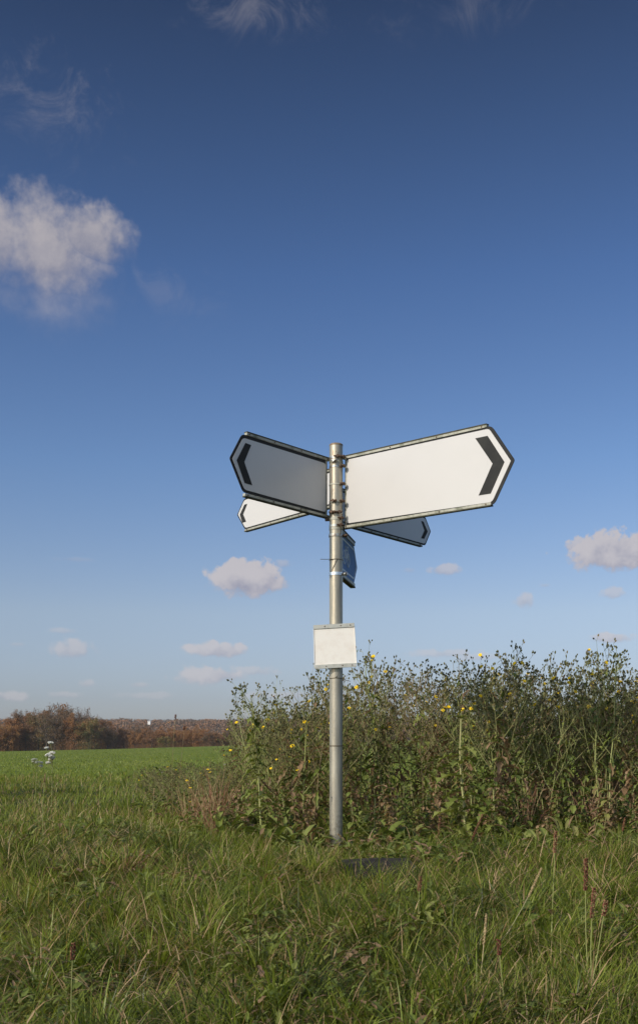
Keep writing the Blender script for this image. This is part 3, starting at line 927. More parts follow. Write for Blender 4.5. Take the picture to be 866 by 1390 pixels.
def make_puff():
    rg = random.Random(4); g = Geo()
    for k_ in range(46):
        a_ = rg.uniform(0, 2 * pi); c_ = rg.uniform(-0.35, 1)
        d = np.array([cos(a_) * math.sqrt(1 - c_ * c_), sin(a_) * math.sqrt(1 - c_ * c_), c_])
        g.leaf(d * 0.002, d, UP + 0.1, 0.015 * rg.uniform(0.7, 1.1), 0.008, 0, 1, 0, 0)
    return g.build('seed_head', m_puff, None, link=False)

PUFF = make_puff()

TIPS = {}
def add_flowers(root, seed, nfl, npf, rg, low=0.0):
    """put single flowers and seed heads on branch tips of a plant"""
    tips = TIPS[seed]
    for k_ in range(nfl + npf):
        cand = [tips[rg.randrange(len(tips))] for _ in range(6)]
        # the ones on the near side of the plant show
        rz = root.rotation_euler[2]
        cand.sort(key=lambda q: (q[0][0] * sin(rz) + q[0][1] * cos(rz)) - low * q[0][2])
        q, dd = cand[0]
        src = FL[rg.randint(0, 2)] if k_ < nfl else PUFF
        o = src.copy(); COL.objects.link(o); o.parent = root
        o.location = q + dd * 0.010
        cam_l = np.array([-sin(rz), -cos(rz), 0])
        ddd = unit(dd * 0.3 + UP * 0.55 + cam_l * 0.55 + np.array([rg.gauss(0, .35), rg.gauss(0, .35), 0]))
        o.rotation_euler = mathutils.Vector(ddd).to_track_quat('Z', 'Y').to_euler()
        s_ = rg.uniform(0.7, 1.15); o.scale = (s_, s_, s_)

def weed(name, seed, H=1.35, nbr=12, leafy=1.0, green=0.5, nfl=2, npf=1, stem_r=0.0045, lean=0.12, budsz=1.0, bare=0.0, stem_t=None, low=0.34, wob=0.05):
    rg = random.Random(seed)
    root = empty(name, (0, -50, 0))
    gs, gl, gb = Geo(), Geo(), Geo()
    d0 = unit(np.array([rg.uniform(-lean, lean), rg.uniform(-lean, lean), 1.0]))
    main = arc((0, 0, -0.05), d0, H * 0.93, 0.25, 9, wob, rg)
    st = stem_t if stem_t is not None else rg.choice([0.3, 0.5, 0.7, 0.8, 0.85])
    gs.tube(main, np.linspace(stem_r, stem_r * 0.38, len(main)), 5, st)
    tips = []
    def along(P, t):
        f_ = t * (len(P) - 1); i_ = min(int(f_), len(P) - 2)
        return P[i_] + (P[i_ + 1] - P[i_]) * (f_ - i_), unit(P[i_ + 1] - P[i_])
    def cluster(p, d, k):
        for _ in range(k):
            dd = unit(d + np.array([rg.gauss(0, 0.6), rg.gauss(0, 0.6), rg.gauss(0.25, 0.4)]))
            L_ = rg.uniform(0.012, 0.045)
            q = p + dd * L_
            gs.tube([p, q], [0.0011, 0.0009], 3, st, cap=False)
            s_ = budsz * rg.uniform(0.85, 1.7)
            gb.blob(q - dd * 0.002, dd, 0.014 * s_, 0.0052 * s_, rg.random() * 0.8)
            tips.append((q, dd))
    phi = rg.uniform(0, 6)
    for b_ in range(nbr):
        t = low + (0.97 - low) * (b_ + rg.random() * 0.8) / nbr
        p, d = along(main, t); phi += 2.4 + rg.uniform(-0.4, 0.4)
        out = np.array([cos(phi), sin(phi), 0])
        bd = unit(d * 0.75 + out * rg.uniform(0.6, 1.0))
        L_ = H * ((1 - t) * 0.62 + 0.10) * rg.uniform(0.75, 1.2)
        P = arc(p, bd, L_, 0.65, 5, 0.10, rg)
        gs.tube(P, np.linspace(0.0034, 0.0016, len(P)), 4, st + rg.uniform(-.15, .15), cap=False)
        cluster(P[-1], unit(P[-1] - P[-2]), rg.randint(3, 5))
        # bract leaf at each fork
        if rg.random() < leafy:
            gl.leaf(p, unit(out + UP * rg.uniform(-0.1, 0.6)), UP, rg.uniform(0.06, 0.15), rg.uniform(0.016, 0.036), rg.uniform(0.6, 2.0), 5, 0.35, 0.4,
                    np.clip(green + rg.gauss(0, 0.16), 0, 0.9))
        for s_ in range(rg.randint(2, 4)):
            tt = rg.uniform(0.3, 0.95); q, qd = along(P, tt); a2 = rg.uniform(0, 2 * pi)
            o2 = unit(np.cross(qd, UP) * cos(a2) + np.cross(qd, np.cross(qd, UP)) * sin(a2))
            sd = unit(qd * 0.8 + o2 * 0.7 + UP * 0.2)
            P2 = arc(q, sd, rg.uniform(0.05, 0.17) * H / 1.3, 0.5, 3, 0.12, rg)
            gs.tube(P2, np.linspace(0.0016, 0.001, 4), 3, st, cap=False)
            cluster(P2[-1], unit(P2[-1] - P2[-2]), rg.randint(2, 4))
            for _ in range(2):
                if rg.random() < 0.8 * leafy:
                    z_, zd = along(P2, rg.random())
                    gl.leaf(z_, unit(np.array([rg.gauss(0, 1), rg.gauss(0, 1), rg.uniform(-0.2, 0.8)])), UP, rg.uniform(0.025, 0.062), rg.uniform(0.008, 0.018), rg.uniform(0.3, 1.8), 3, 0.2, 0.3,
                            np.clip(green + rg.gauss(0, 0.17), 0, 1))
    # stem leaves: withered low down, green above
    nl = int(34 * leafy * (1 - bare))
    for k_ in range(nl):
        t = 0.04 + 0.80 * (k_ + rg.random()) / nl
        p, d = along(main, t); a_ = rg.uniform(0, 2 * pi); hh = p[2]
        o_ = np.array([cos(a_), sin(a_), 0])
        wither = rg.random() < (0.55 - 0.6 * hh)
        tn = rg.uniform(0.76, 1.0) if wither else np.clip(green + rg.gauss(0.0, 0.14), 0.05, 0.85)
        L_ = rg.uniform(0.09, 0.21) * (1.15 - 0.5 * t)
        gl.leaf(p, unit(o_ + UP * rg.uniform(-0.3, 0.7)), UP, L_, L_ * rg.uniform(0.16, 0.30), (2.4 if wither else 1.3) * rg.uniform(0.5, 1.2), 6, 0.38, rg.uniform(0.2, 1.0), tn)
    gs.build('stem', m_stem, root)
    gl.build('foliage', m_leaf, root)
    gb.build('buds', m_bud, root)['kind'] = 'stuff'
    TIPS[seed] = tips
    add_flowers(root, seed, nfl, npf, rg)
    return root


protos = []
spec = [  # H, branches, leafy, green, flowers, puffs
    (1.40, 14, 1.0, 0.42, 2, 1), (1.32, 12, 0.9, 0.50, 0, 1), (1.45, 11, 0.8, 0.36, 1, 0), (1.25, 13, 1.1, 0.55, 1, 2),
    (1.38, 15, 0.9, 0.45, 0, 0), (1.20, 12, 1.2, 0.60, 2, 0), (1.42, 10, 0.6, 0.30, 0, 1), (1.30, 14, 1.0, 0.48, 1, 1),
    (1.15, 11, 1.1, 0.72, 0, 2), (1.35, 13, 0.8, 0.40, 0, 0)]
for k_, (H_, nb_, lf, gr, nf, npf) in enumerate(spec):
    protos.append(weed('oxtongue_plant', 100 + k_, H_, nb_, lf, gr + 0.13, 0, 0, stem_r=0.0050 + 0.0008 * (k_ % 4)))

# outline of the clump: photo x -> top of the plants (photo y)
topx = [225, 250, 280, 310, 325, 345, 365, 390, 415, 430, 445, 480, 505, 525, 545, 570, 600, 640, 680, 720, 760, 790, 830, 866, 1000]
topy = [1065, 1050, 1035, 1018, 990, 930, 935, 952, 925, 908, 925, 920, 892, 900, 915, 905, 900, 908, 898, 905, 915, 900, 902, 905, 905]
G_R = 'tall flowering weeds right of the post'
G_L = 'tall flowering weeds left of the post'
spots = []
rgw = random.Random(12)
tries = 0
while len(spots) < 200 and tries < 20000:
    tries += 1
    d = 8.35 + 3.9 * rgw.random() ** 1.15
    px = rgw.uniform(208, 985)
    fr = 8.5 + 0.35 * sin(px / 40) + (0.4 if 455 < px < 560 else 0.0)
    if d < fr: continue
    if px < 300 and rgw.random() < 0.40: continue
    x_ = (px - CX) / F * d
    md = 0.15 if d < 10 else 0.19
    if any((x_ - a) ** 2 + (d - b) ** 2 < md * md for a, b, _ in spots): continue
    spots.append((x_, d, px))
WHERE = [(280, 'at the thin low left end'), (330, 'near the reddish dry stalks'), (378, 'at the tall left shoulder'),
         (430, 'just left of the post'), (482, 'right behind the post'), (560, 'behind the stone slab'),
         (608, 'left of the upright thistle'), (652, 'behind the upright thistle'),
         (720, 'just right of the upright thistle'), (785, 'left of the two thick stems'),
         (850, 'behind the two thick green stems'), (9999, 'at the right edge')]
for n_, (x_, d, px) in enumerate(spots):
    ytop = np.interp(px, topx, topy) + rgw.gauss(9, 9) + (rgw.random() < 0.40) * rgw.uniform(0, 60)
    if rgw.random() < 0.13: ytop = np.interp(px, topx, topy) - rgw.uniform(4, 26)
    if d > 10.3: ytop += rgw.uniform(8, 34)
    Htgt = EYE + (HY - ytop) / F * d
    if px < 330: Htgt *= rgw.uniform(0.7, 1.1)
    pi_ = n_ % len(protos)
    src = protos[pi_]
    o = copy_tree(src)
    s_ = max(0.35, Htgt / (spec[pi_][0] * 1.0))
    z_ = float(terrain(x_, d))
    o.location = (x_, d, z_); o.rotation_euler = (0, 0, rgw.uniform(0, 2 * pi))
    sxy = min(1.0, max(s_, 0.7)) * rgw.uniform(0.85, 1.1)
    o.scale = (sxy, sxy, s_)
    row = 'front' if d < 9.3 else ('inner' if d < 10.6 else 'rear')
    if row == 'front': nf, npf = rgw.choice([0, 3, 4, 5, 4]), rgw.choice([0, 1, 2, 2])
    elif row == 'inner': nf, npf = rgw.choice([0, 2, 2, 3]), rgw.choice([0, 1, 1])
    else: nf, npf = rgw.choice([0, 1]), 0
    add_flowers(o, 100 + pi_, nf, npf, rgw, 0.3 if row != 'front' else 0.0)
    what = 'with yellow flowers' if nf else ('with white seed heads' if npf else 'with only dark buds')
    where = next(t_ for lim, t_ in WHERE if px < lim)
    tag(o, f'{row} row weed {what} {where}', 'weed', f'weeds {where}')
for p_ in protos:
    for c_ in list(p_.children): bpy.data.objects.remove(c_)
    bpy.data.objects.remove(p_)


# mixed low herbs among the grass
g = Geo(); rh = random.Random(77)
for k_ in range(2600):
    d = 2.6 * (8.6 / 2.6) ** rh.random(); x_ = rh.uniform(-0.34, 0.34) * d
    if vnoise(x_, d, 0.55, 201) < 0.52 or (abs(x_ - SLAB_C[0]) < .3 and 5.3 < d < 6.2): continue
    z_ = float(terrain(x_, d)); gr = rh.uniform(0.3, 0.66); dead = rh.random() < 0.2; lsz = min(1.0, 0.45 + (d - 2.6) * 0.2)
    for q in range(rh.randint(3, 7)):
        a_ = rh.uniform(0, 6.28)
        g.leaf((x_ + rh.gauss(0, .02), d + rh.gauss(0, .02), z_ + rh.uniform(.0, .12)), (cos(a_), sin(a_), rh.uniform(.2, 1.3)), UP, rh.uniform(.035, .12) * lsz, rh.uniform(.012, .04) * lsz,
               rh.uniform(.4, 1.8), 4, rh.choice([0, .3, .45]), .3, rh.uniform(.8, .95) if dead else gr)
tag(g.build('low_herbs', m_leaf), 'small leafy herbs mixed through the grass of the verge', 'herbs', kind='stuff')

# a few individuals that stand out
def place(o, px, ybase, d, label, cat='weed', rz=0.0, s=1.0, zoff=0.0):
    x_ = (px - CX) / F * d
    o.location = (x_, d, float(terrain(x_, d)) + zoff); o.rotation_euler = (0, 0, rz); o.scale = (s, s, s)
    tag(o, label, cat); o.pop('group', None) if 'group' in o else None
    return o

w1 = weed('sow_thistle', 301, 1.44, 9, 0.5, 0.60, 2, 1, stem_r=0.0085, lean=0.10, bare=0.2, stem_t=0.72, low=0.30, wob=0.11)
place(w1, 812, 1110, 8.55, 'tallest pale stemmed weed with forked top at the far right')
w2 = weed('sow_thistle', 302, 1.42, 10, 0.6, 0.55, 1, 1, stem_r=0.009, lean=0.08, bare=0.1, stem_t=0.74, low=0.35, wob=0.10)
place(w2, 828, 1110, 8.5, 'thick ribbed green stem weed just right of the tallest one', rz=2.0)
w3 = weed('sow_thistle', 303, 1.22, 12, 1.1, 0.50, 3, 1, stem_r=0.008, lean=0.03, stem_t=0.8)
place(w3, 362, 1110, 8.6, 'tall bushy weed with yellow flowers at the left shoulder of the clump', rz=1.0)
w4 = weed('sow_thistle', 304, 1.10, 9, 0.7, 0.52, 1, 1, stem_r=0.007, lean=0.05, stem_t=0.82)
place(w4, 412, 1110, 8.45, 'pale green stemmed weed close to the left side of the post', rz=3.0)


def thistle(seed, H, r=0.011, nl=16, LL=0.20, green=0.60, top_tuft=True):
    rg = random.Random(seed); root = empty('thistle', (0, -50, 0))
    gs, gl = Geo(), Geo()
    main = arc((0, 0, -0.03), (0.03, 0.0, 1), H, 0.1, 8, 0.07, rg)
    gs.tube(main, np.linspace(r, r * 0.6, len(main)), 8, 0.87)
    for k_ in range(nl):
        t = 0.10 + 0.72 * (k_ / nl) ** 0.9
        i_ = min(int(t * 8), 7); p = main[i_] + (main[i_ + 1] - main[i_]) * (t * 8 - i_)
        a_ = k_ * 2.4 + rg.uniform(-.3, .3); o_ = np.array([cos(a_), sin(a_), 0])
        L_ = LL * (1.1 - 0.55 * t) * rg.uniform(0.8, 1.2)
        d = unit(o_ + UP * rg.uniform(0.25, 0.7))
        gl.leaf(p, d, UP, L_, L_ * 0.30, rg.uniform(0.9, 1.7), 9, 0.55, 0.5, np.clip(green + rg.gauss(0, .07), 0, 0.74))
        mid = p + d * L_ * 0.45
        for sd in (-1, 1):
            s2 = np.cross(d, UP) * sd
            for q in (0.3, 0.55):
                gl.leaf(p + d * L_ * q - UP * 0.01 * q, unit(d * 0.5 + s2), UP, L_ * 0.20, L_ * 0.07, 0.6, 3, 0, 0.3, green)
    if top_tuft:
        for k_ in range(7):
            a_ = k_ * 0.9; gl.leaf(main[-1], unit(np.array([cos(a_), sin(a_), 0.8])), UP, 0.07, 0.03, 0.8, 5, 0.4, 0.4, green)
    gs.build('stem', m_stem, root); gl.build('foliage', m_leaf, root)
    return root

place(thistle(1, 0.93, 0.009, 20, 0.26, 0.62), 632, 1140, 7.55, 'upright light green thistle with thick bare upper stem and ragged leaves', 'thistle')
place(thistle(2, 0.52, 0.008, 15, 0.21, 0.62), 356, 1130, 7.55, 'short pale green thistle with star like leaves under the left weeds', 'thistle', 1.2)
place(thistle(3, 0.45, 0.007, 16, 0.20, 0.5), 672, 1150, 7.5, 'low dark green thistle right of the upright light green one', 'thistle', 2.2)
place(thistle(4, 0.38, 0.006, 16, 0.16, 0.55), 508, 1130, 7.6, 'low feathery green thistle behind the stone slab', 'thistle', 0.4)


# ------------------------------------------------------------------ low broad-leaved plants
def dock(seed, n=9, L=0.16, w=0.06, green=0.42, up=0.8, name='dock_plant'):
    rg = random.Random(seed); root = empty(name, (0, -50, 0)); g = Geo(); gs = Geo()
    for k_ in range(n):
        a_ = k_ * 2.4 + rg.uniform(-.4, .4); o_ = np.array([cos(a_), sin(a_), 0])
        d = unit(o_ + UP * up * rg.uniform(0.5, 1.5)); st_ = rg.uniform(0.03, 0.12)
        gs.tube([(0, 0, -0.01), d * st_], [0.003, 0.002], 4, 0.6, cap=False)
        s_ = rg.uniform(0.7, 1.2)
        g.leaf(d * st_, d, UP, L * s_, w * s_, rg.uniform(0.6, 1.6), 7, 0.06, 0.35, np.clip(green + rg.gauss(0, .1), 0.05, .9))
    gs.build('stem', m_stem, root); g.build('foliage', m_leaf, root)
    return root

def nettle(seed, H=0.42, green=0.40, name='nettle_plant', ns=4):
    rg = random.Random(seed); root = empty(name, (0, -50, 0)); g = Geo(); gs = Geo()
    for s_ in range(ns):
        b_ = np.array([rg.gauss(0, .05), rg.gauss(0, .05), -0.01])
        P = arc(b_, (rg.gauss(0, .2), rg.gauss(0, .2), 1), H * rg.uniform(.6, 1.1), 0.1, 7, 0.05, rg)
        gs.tube(P, 0.0022, 4, 0.5, cap=False)
        for i_ in range(1, 8):
            for q in range(3):
                a_ = i_ * 1.57 + q * 2.1 + rg.uniform(-.3, .3); d = unit(np.array([cos(a_), sin(a_), rg.uniform(0, .5)]))
                L_ = 0.075 * rg.uniform(.6, 1.2) * (1.15 - 0.06 * i_)
                g.leaf(P[i_], d, UP, L_, L_ * .48, rg.uniform(.6, 1.8), 5, 0.15, .3, np.clip(green + rg.gauss(0, .1), .05, .95))
    gs.build('stem', m_stem, root); g.build('foliage', m_leaf, root)
    return root

def copies(srcs, spots_, label, cat, group, smin=0.8, smax=1.2, labels=None):
    out = []
    for k_, (px, d) in enumerate(spots_):
        s0 = srcs[k_ % len(srcs)]
        o = s0 if k_ < len(srcs) else copy_tree(s0)
        x_ = (px - CX) / F * d
        o.location = (x_, d, float(terrain(x_, d))); o.rotation_euler = (0, 0, rgw.uniform(0, 6.28))
        s_ = rgw.uniform(smin, smax); o.scale = (s_, s_, s_)
        tag(o, labels[k_] if labels else label, cat, group); out.append(o)
    return out

def where_at(px): return next(t_ for lim, t_ in WHERE if px < lim)
copies([dock(1), dock(2, 8, 0.14, 0.055, 0.36)],
       [(532, 7.35), (548, 7.5), (362, 7.6)], None, 'dock', 'broad leaved docks in the verge', 0.9, 1.2,
       ['dark green broad leaved dock just behind the stone slab', 'second broad leaved dock behind the right end of the slab',
        'broad leaved dock below the short thistle left of the post'])
ndf = [(n_, 7.55 + rgw.random() * 0.9) for n_ in np.linspace(470, 900, 30)]
copies([nettle(1), nettle(2, 0.34, 0.48), nettle(3, 0.5, 0.34), nettle(7, 0.32, 0.92, ns=5), nettle(8, 0.40, 0.86, ns=4)], ndf,
       None, 'nettle', 'nettles at the foot of the weeds right of the post', 0.7, 1.25,
       [f"{['green', 'bright green', 'tall green', 'withered brown', 'tall brown'][k_ % 5]} low nettle under the weeds {where_at(q[0])}" for k_, q in enumerate(ndf)])
fx = [(n_, 7.15 + rgw.random() * 0.7) for n_ in list(np.linspace(478, 880, 22)) + list(np.linspace(300, 440, 9))]
copies([dock(21, 12, 0.11, 0.034, 0.62, 1.2, 'leafy_plant'), dock(22, 14, 0.09, 0.022, 0.68, 1.6, 'leafy_plant'), dock(23, 10, 0.13, 0.045, 0.56, 1.0, 'leafy_plant'), dock(24, 16, 0.10, 0.018, 0.62, 2.2, 'leafy_plant')], fx,
       None, 'plant', 'leafy green plants at the foot of the weeds', 0.8, 1.4,
       [f"{['broad', 'slender', 'large', 'narrow'][k_ % 4]} leaved green plant before the weeds {where_at(q[0])}" for k_, q in enumerate(fx)])
ndl = [(n_, 7.7 + rgw.random() * 0.9) for n_ in np.linspace(262, 428, 13)]
copies([nettle(4, 0.35, 0.45), nettle(5, 0.28, 0.5), nettle(6, 0.34, 0.94, ns=5)], ndl,
       None, 'nettle', 'nettles at the foot of the weeds left of the post', 0.7, 1.2,
       [f"{['green', 'short green', 'withered brown'][k_ % 3]} low nettle under the weeds {where_at(q[0])}" for k_, q in enumerate(ndl)])
place(dock(11, 7, 0.10, 0.075, 0.5, 1.3, 'butterbur_plant'), 690, 1120, 7.7, 'round leaved bright green plant under the right hand weeds', 'plant')
place(dock(12, 10, 0.13, 0.045, 0.5, 0.5), 205, 1060, 11.5, 'low bushy broad leaved plant at the edge of the field left of the weeds', 'dock', 0.3, 1.3)
place(nettle(13, 0.38, 0.4, ns=9), 218, 1050, 12.0, 'dark leafy nettle patch plant against the green field', 'nettle', 0.3, 1.2)


def dead_tuft(seed, n=40, H=0.28, spread=0.5, t0=0.78, name='dead_plant'):
    rg = random.Random(seed); root = empty(name, (0, -50, 0)); gs = Geo(); g = Geo()
    for k_ in range(n):
        a_ = rg.uniform(0, 6.28)
        P = arc((rg.gauss(0, .03), rg.gauss(0, .03), 0), (cos(a_) * spread, sin(a_) * spread, 1), H * rg.uniform(.5, 1.1), rg.uniform(-0.6, 0.1), 5, .12, rg)
        gs.tube(P, [0.0018] * 5 + [0.0008], 3, rg.uniform(.3, .95), cap=False)
        if rg.random() < .6:
            g.leaf(P[3], unit(P[4] - P[3] + np.array([rg.gauss(0, .3), rg.gauss(0, .3), 0])), UP, 0.05, 0.008, 2, 4, .2, .5, rg.uniform(t0, 1))
    gs.build('stem', m_seed, root); g.build('foliage', m_leaf, root)
    return root

place(dead_tuft(1, 55, 0.26, 0.9), 172, 1170, 5.9, 'dark brown withered plant lying in the grass at left', 'dead plant')
place(dead_tuft(2, 70, 0.50, 0.35), 292, 1130, 7.9, 'reddish dry stalks standing at the left end of the weeds', 'dead plant')
place(dead_tuft(3, 40, 0.42, 0.3), 260, 1120, 8.6, 'smaller tuft of brown dry stalks further left of the weeds', 'dead plant')
place(dead_tuft(4, 45, 0.45, 0.35), 800, 1120, 8.2, 'brown dry stalks under the thick green stems at right', 'dead plant')
place(dead_tuft(5, 40, 0.40, 0.3), 712, 1130, 8.1, 'orange brown dry stalks in front of the middle of the weeds', 'dead plant')


# foreground seed stalks
def stalk(px0, y0, px1, y1, d, label, head=0.08, hr=0.005, tint=0.4, lean_y=0.0, name='seed_stalk', st=0.7, hs=0.55):
    """a thin stalk from the ground at photo (px0,y0) up to photo (px1,y1); dark dense seed spike at its top"""
    if d < 5.7: d *= 0.80
    hr *= 1.05; tint += 0.0
    root_p = at(px0, y0, d); top = at(px1, y1, d + lean_y)
    gz = float(terrain(root_p[0], d))
    b = np.array([root_p[0], d, gz - 0.01])
    root = empty(name, tuple(b))
    tag(root, label, 'seed stalk')
    dv = top - b; L_ = np.linalg.norm(dv); n_ = 8
    rg = random.Random(int(px0 + y1))
    perp = unit(np.cross(dv, UP + 0.01))
    P = np.array([dv * t + perp * 0.03 * L_ * sin(pi * t) for t in np.linspace(0, 1, n_ + 1)])
    g = Geo(); g.tube(P, np.linspace(0.0022, 0.0012, n_ + 1), 5, st); g.build('stem', m_stem, root)
    g = Geo(); dd = unit(P[-1] - P[-2])
    m_ = max(10, int(head / 0.0028))
    for k_ in range(m_):
        t = k_ / m_; c = P[-1] - dd * head * (1 - t)
        ww = hr * (sin(pi * min(1, t * .9 + .1)) ** .5)
        for q in range(4):
            a_ = rg.uniform(0, 6.28); o_ = np.array([cos(a_), sin(a_), rg.uniform(.2, .8)])
            g.blob(c + unit(o_) * ww * .3, o_, min(0.0075, hr * 1.4), min(0.0026, hr * .5), rg.random() * .5 + tint - .2, 3)
    g.build('seed_spike', m_seed, root)
    return root

stalk(800, 1350, 795, 1165, 4.6, 'tall grass stalk with long reddish brown seed spike at lower right', 0.11, 0.007)
stalk(806, 1350, 806, 1205, 4.4, 'shorter brown seed stalk right beside the tallest one at lower right', 0.10, 0.006)
stalk(792, 1360, 822, 1222, 4.3, 'brown seed stalk leaning right at lower right', 0.05, 0.007)
stalk(748, 1340, 754, 1128, 5.6, 'slim brown plantain spike in front of the weeds at right', 0.09, 0.006)
stalk(838, 1220, 848, 1110, 7.0, 'thin brown stalk near the right edge above the long grass', 0.09, 0.005)
stalk(640, 1310, 735, 1178, 4.9, 'pale straw stalk lying diagonally across the grass at right', 0.20, 0.003, 1.0, 0.5, st=1.0)
stalk(648, 1320, 660, 1240, 4.5, 'short pale seed stalk bottom centre right', 0.10, 0.003, 0.9, st=1.0)
stalk(690, 1330, 676, 1275, 4.2, 'small dark seed stalk at the bottom edge right of centre', 0.05, 0.006, 0.3)
stalk(630, 1200, 655, 1105, 7.0, 'leaning rusty dock spike below the upright thistle', 0.22, 0.008, 0.45)
stalk(597, 1190, 597, 1110, 7.2, 'upright rusty dock spike left of the upright thistle', 0.13, 0.009, 0.35)
stalk(570, 1240, 571, 1190, 5.6, 'short reddish seed spike right of the stone slab', 0.06, 0.007, 0.35)
stalk(425, 1230, 412, 1165, 6.2, 'reddish spike leaning left beside the foot of the post', 0.07, 0.006, 0.3)
stalk(490, 1160, 458, 1132, 7.15, 'rusty bent grass head crossing the foot of the post', 0.06, 0.006, 0.8, name='seed_stalk')
stalk(530, 1170, 478, 1110, 6.95, 'long bare stalk leaning towards the foot of the post', 0.03, 0.003, 0.6)
stalk(60, 1150, 62, 1050, 7.5, 'thin dry stalk standing alone at the left edge', 0.06, 0.004, 0.8, st=.9)
stalk(208, 1160, 210, 1070, 7.2, 'thin pale stalk left of the reddish dry stalks', 0.05, 0.004, 0.9, st=.95)
stalk(100, 1330, 100, 1280, 3.9, 'short rusty seed spike at the lower left', 0.05, 0.006, 0.4)
stalk(240, 1100, 251, 986, 9.0, 'dark thistle head on a thin stalk against the far hedge', 0.03, 0.010, 0.1, st=.3)
stalk(236, 1100, 239, 970, 9.2, 'tallest thin stalk with a pointed head above the far woods', 0.04, 0.010, 0.3, st=.4)


def umbel(seed, n=9, R_=0.06, H=0.55, grey=False, mat=m_umbel):
    rg = random.Random(seed); root = empty('cow_parsley', (0, -50, 0)); gs = Geo(); gf = Geo(); gl = Geo()
    main = arc((0, 0, 0), (0.05, 0, 1), H, 0, 6, .04, rg); gs.tube(main, 0.003, 5, .6)
    for u_ in range(n):
        a_ = rg.uniform(0, 6.28); b_ = main[4] + (main[6] - main[4]) * rg.random()
        P = arc(b_, (cos(a_) * .9, sin(a_) * .9, 1), rg.uniform(.04, .11), .3, 3, .05, rg); gs.tube(P, 0.0014, 4, .6, cap=False)
        for q in range(20):
            t_ = rg.uniform(0, 6.28); r_ = R_ * .42 * math.sqrt(rg.random())
            e = P[-1] + np.array([cos(t_) * r_, sin(t_) * r_, .030 - 9 * r_ * r_ + rg.uniform(-.006, .006)])
            gs.tube([P[-1], e], .0006, 3, .6, cap=False)
            for w_ in range(7):
                gf.blob(e + np.array([rg.gauss(0, .004), rg.gauss(0, .004), rg.gauss(0, .003)]), (rg.gauss(0, 1), rg.gauss(0, 1), 1), .0055, .0030, .5, 4)
    for k_ in range(9):
        a_ = rg.uniform(0, 6.28); gl.leaf(main[rg.randint(1, 4)], (cos(a_), sin(a_), .5), UP, .09, .02, 1, 6, .5, .3, .5)
    gs.build('stem', m_stem, root); gf.build('florets', mat, root)['kind'] = 'stuff'; gl.build('foliage', m_leaf, root)
    return root

u1 = umbel(3, 11, 0.055, 0.63)
place(u1, 70, 1090, 10.3, 'white umbel flower head standing above the grass before the green field', 'wild flower')
u2 = umbel(6, 6, 0.05, 0.56, mat=plain('faded_florets', (0.42, 0.43, 0.34), 0.8))
place(u2, 47, 1090, 11.3, 'smaller faded greenish umbel left of the white one', 'wild flower')


# ------------------------------------------------------------------ trees
m_bark = plain('tree_bark', (0.075, 0.058, 0.045), 0.9, bump=0.3, dirt=(0.045, 0.04, 0.035), dscale=3)
AUT = [(0.0, (0.10, 0.080, 0.062)), (0.25, (0.18, 0.125, 0.085)), (0.5, (0.27, 0.145, 0.080)), (0.72, (0.36, 0.18, 0.075)),
       (0.88, (0.26, 0.21, 0.095)), (1.0, (0.12, 0.14, 0.055))]
m_aut = plant_mat('autumn_leaves', AUT, 0.8, 0.2, 0.25, 0.1, 0.6)

def tree(seed, H, spread, leaf_n, tint, name='autumn_tree', bare=False, trunk_t=0.25):
    rg = random.Random(seed); nr = np.random.default_rng(seed)
    root = empty(name, (0, -80, 0)); gt = Geo(); tips = []
    gl = Geo()
    trunk = arc((0, 0, -0.3), (rg.gauss(0, .05), rg.gauss(0, .05), 1), H * 0.55, 0.1, 6, .05, rg)
    gt.tube(trunk, np.linspace(H * .022, H * .012, 7), 7, .5)
    def grow(p, d, L, r, lvl):
        P = arc(p, d, L, .35, 4, .16, rg)
        gt.tube(P, np.linspace(r, r * .5, 5), 5 if lvl < 2 else 3, .5, cap=False)
        if lvl >= 3:
            tips.append(P[-1]); tips.append(P[2]); return
        for _ in range(rg.randint(3, 4)):
            i_ = rg.randint(2, 4); a_ = rg.uniform(0, 6.28)
            dn = unit(P[i_] - P[i_ - 1]); s_ = unit(np.cross(dn, UP + np.array([.1, .2, 0])))
            s2 = np.cross(dn, s_)
            grow(P[i_], unit(dn * .8 + (s_ * cos(a_) + s2 * sin(a_)) * .75), L * rg.uniform(.5, .75), r * .5, lvl + 1)
    for k_ in range(9):
        i_ = min(6, 2 + k_ // 2); a_ = k_ * 2.4
        grow(trunk[i_], (cos(a_) * spread, sin(a_) * spread, rg.uniform(.5, 1.1)), H * rg.uniform(.22, .34), H * .008, 1)
    gt.build('trunk', m_bark, root)
    # many small leaf faces around the twigs, uneven by clump
    T_ = np.array(tips); wgt = nr.random(len(T_)) ** 1.5; wgt /= wgt.sum()
    idx = nr.choice(len(T_), leaf_n, p=wgt); tt = nr.random(len(T_))
    C = T_[idx] + nr.normal(0, H * .030, (leaf_n, 3))
    if not bare:   # skirts of low growth
        k = nr.random(leaf_n) < .18; C[k, 2] = C[k, 2] * nr.random(k.sum()) * .6
    a = nr.normal(0, 1, (leaf_n, 3)); a /= np.linalg.norm(a, axis=1)[:, None]
    b = np.cross(a, nr.normal(0, 1, (leaf_n, 3))); b /= np.linalg.norm(b, axis=1)[:, None]
    sz = (0.06 + 0.08 * nr.random(leaf_n))[:, None] * (H / 9) ** .5
    V = np.stack([C - a * sz, C + b * sz * .6, C + a * sz, C - b * sz * .6], 1).reshape(-1, 3)
    Qq = np.arange(leaf_n * 4).reshape(-1, 4)
    tv = np.clip(tint + (tt[idx] - .5) * .22 + nr.normal(0, .06, leaf_n), 0, 1)
    gl.add(V, None, Qq, np.repeat(tv, 4))
    gl.build('crown', m_aut, root)
    return root

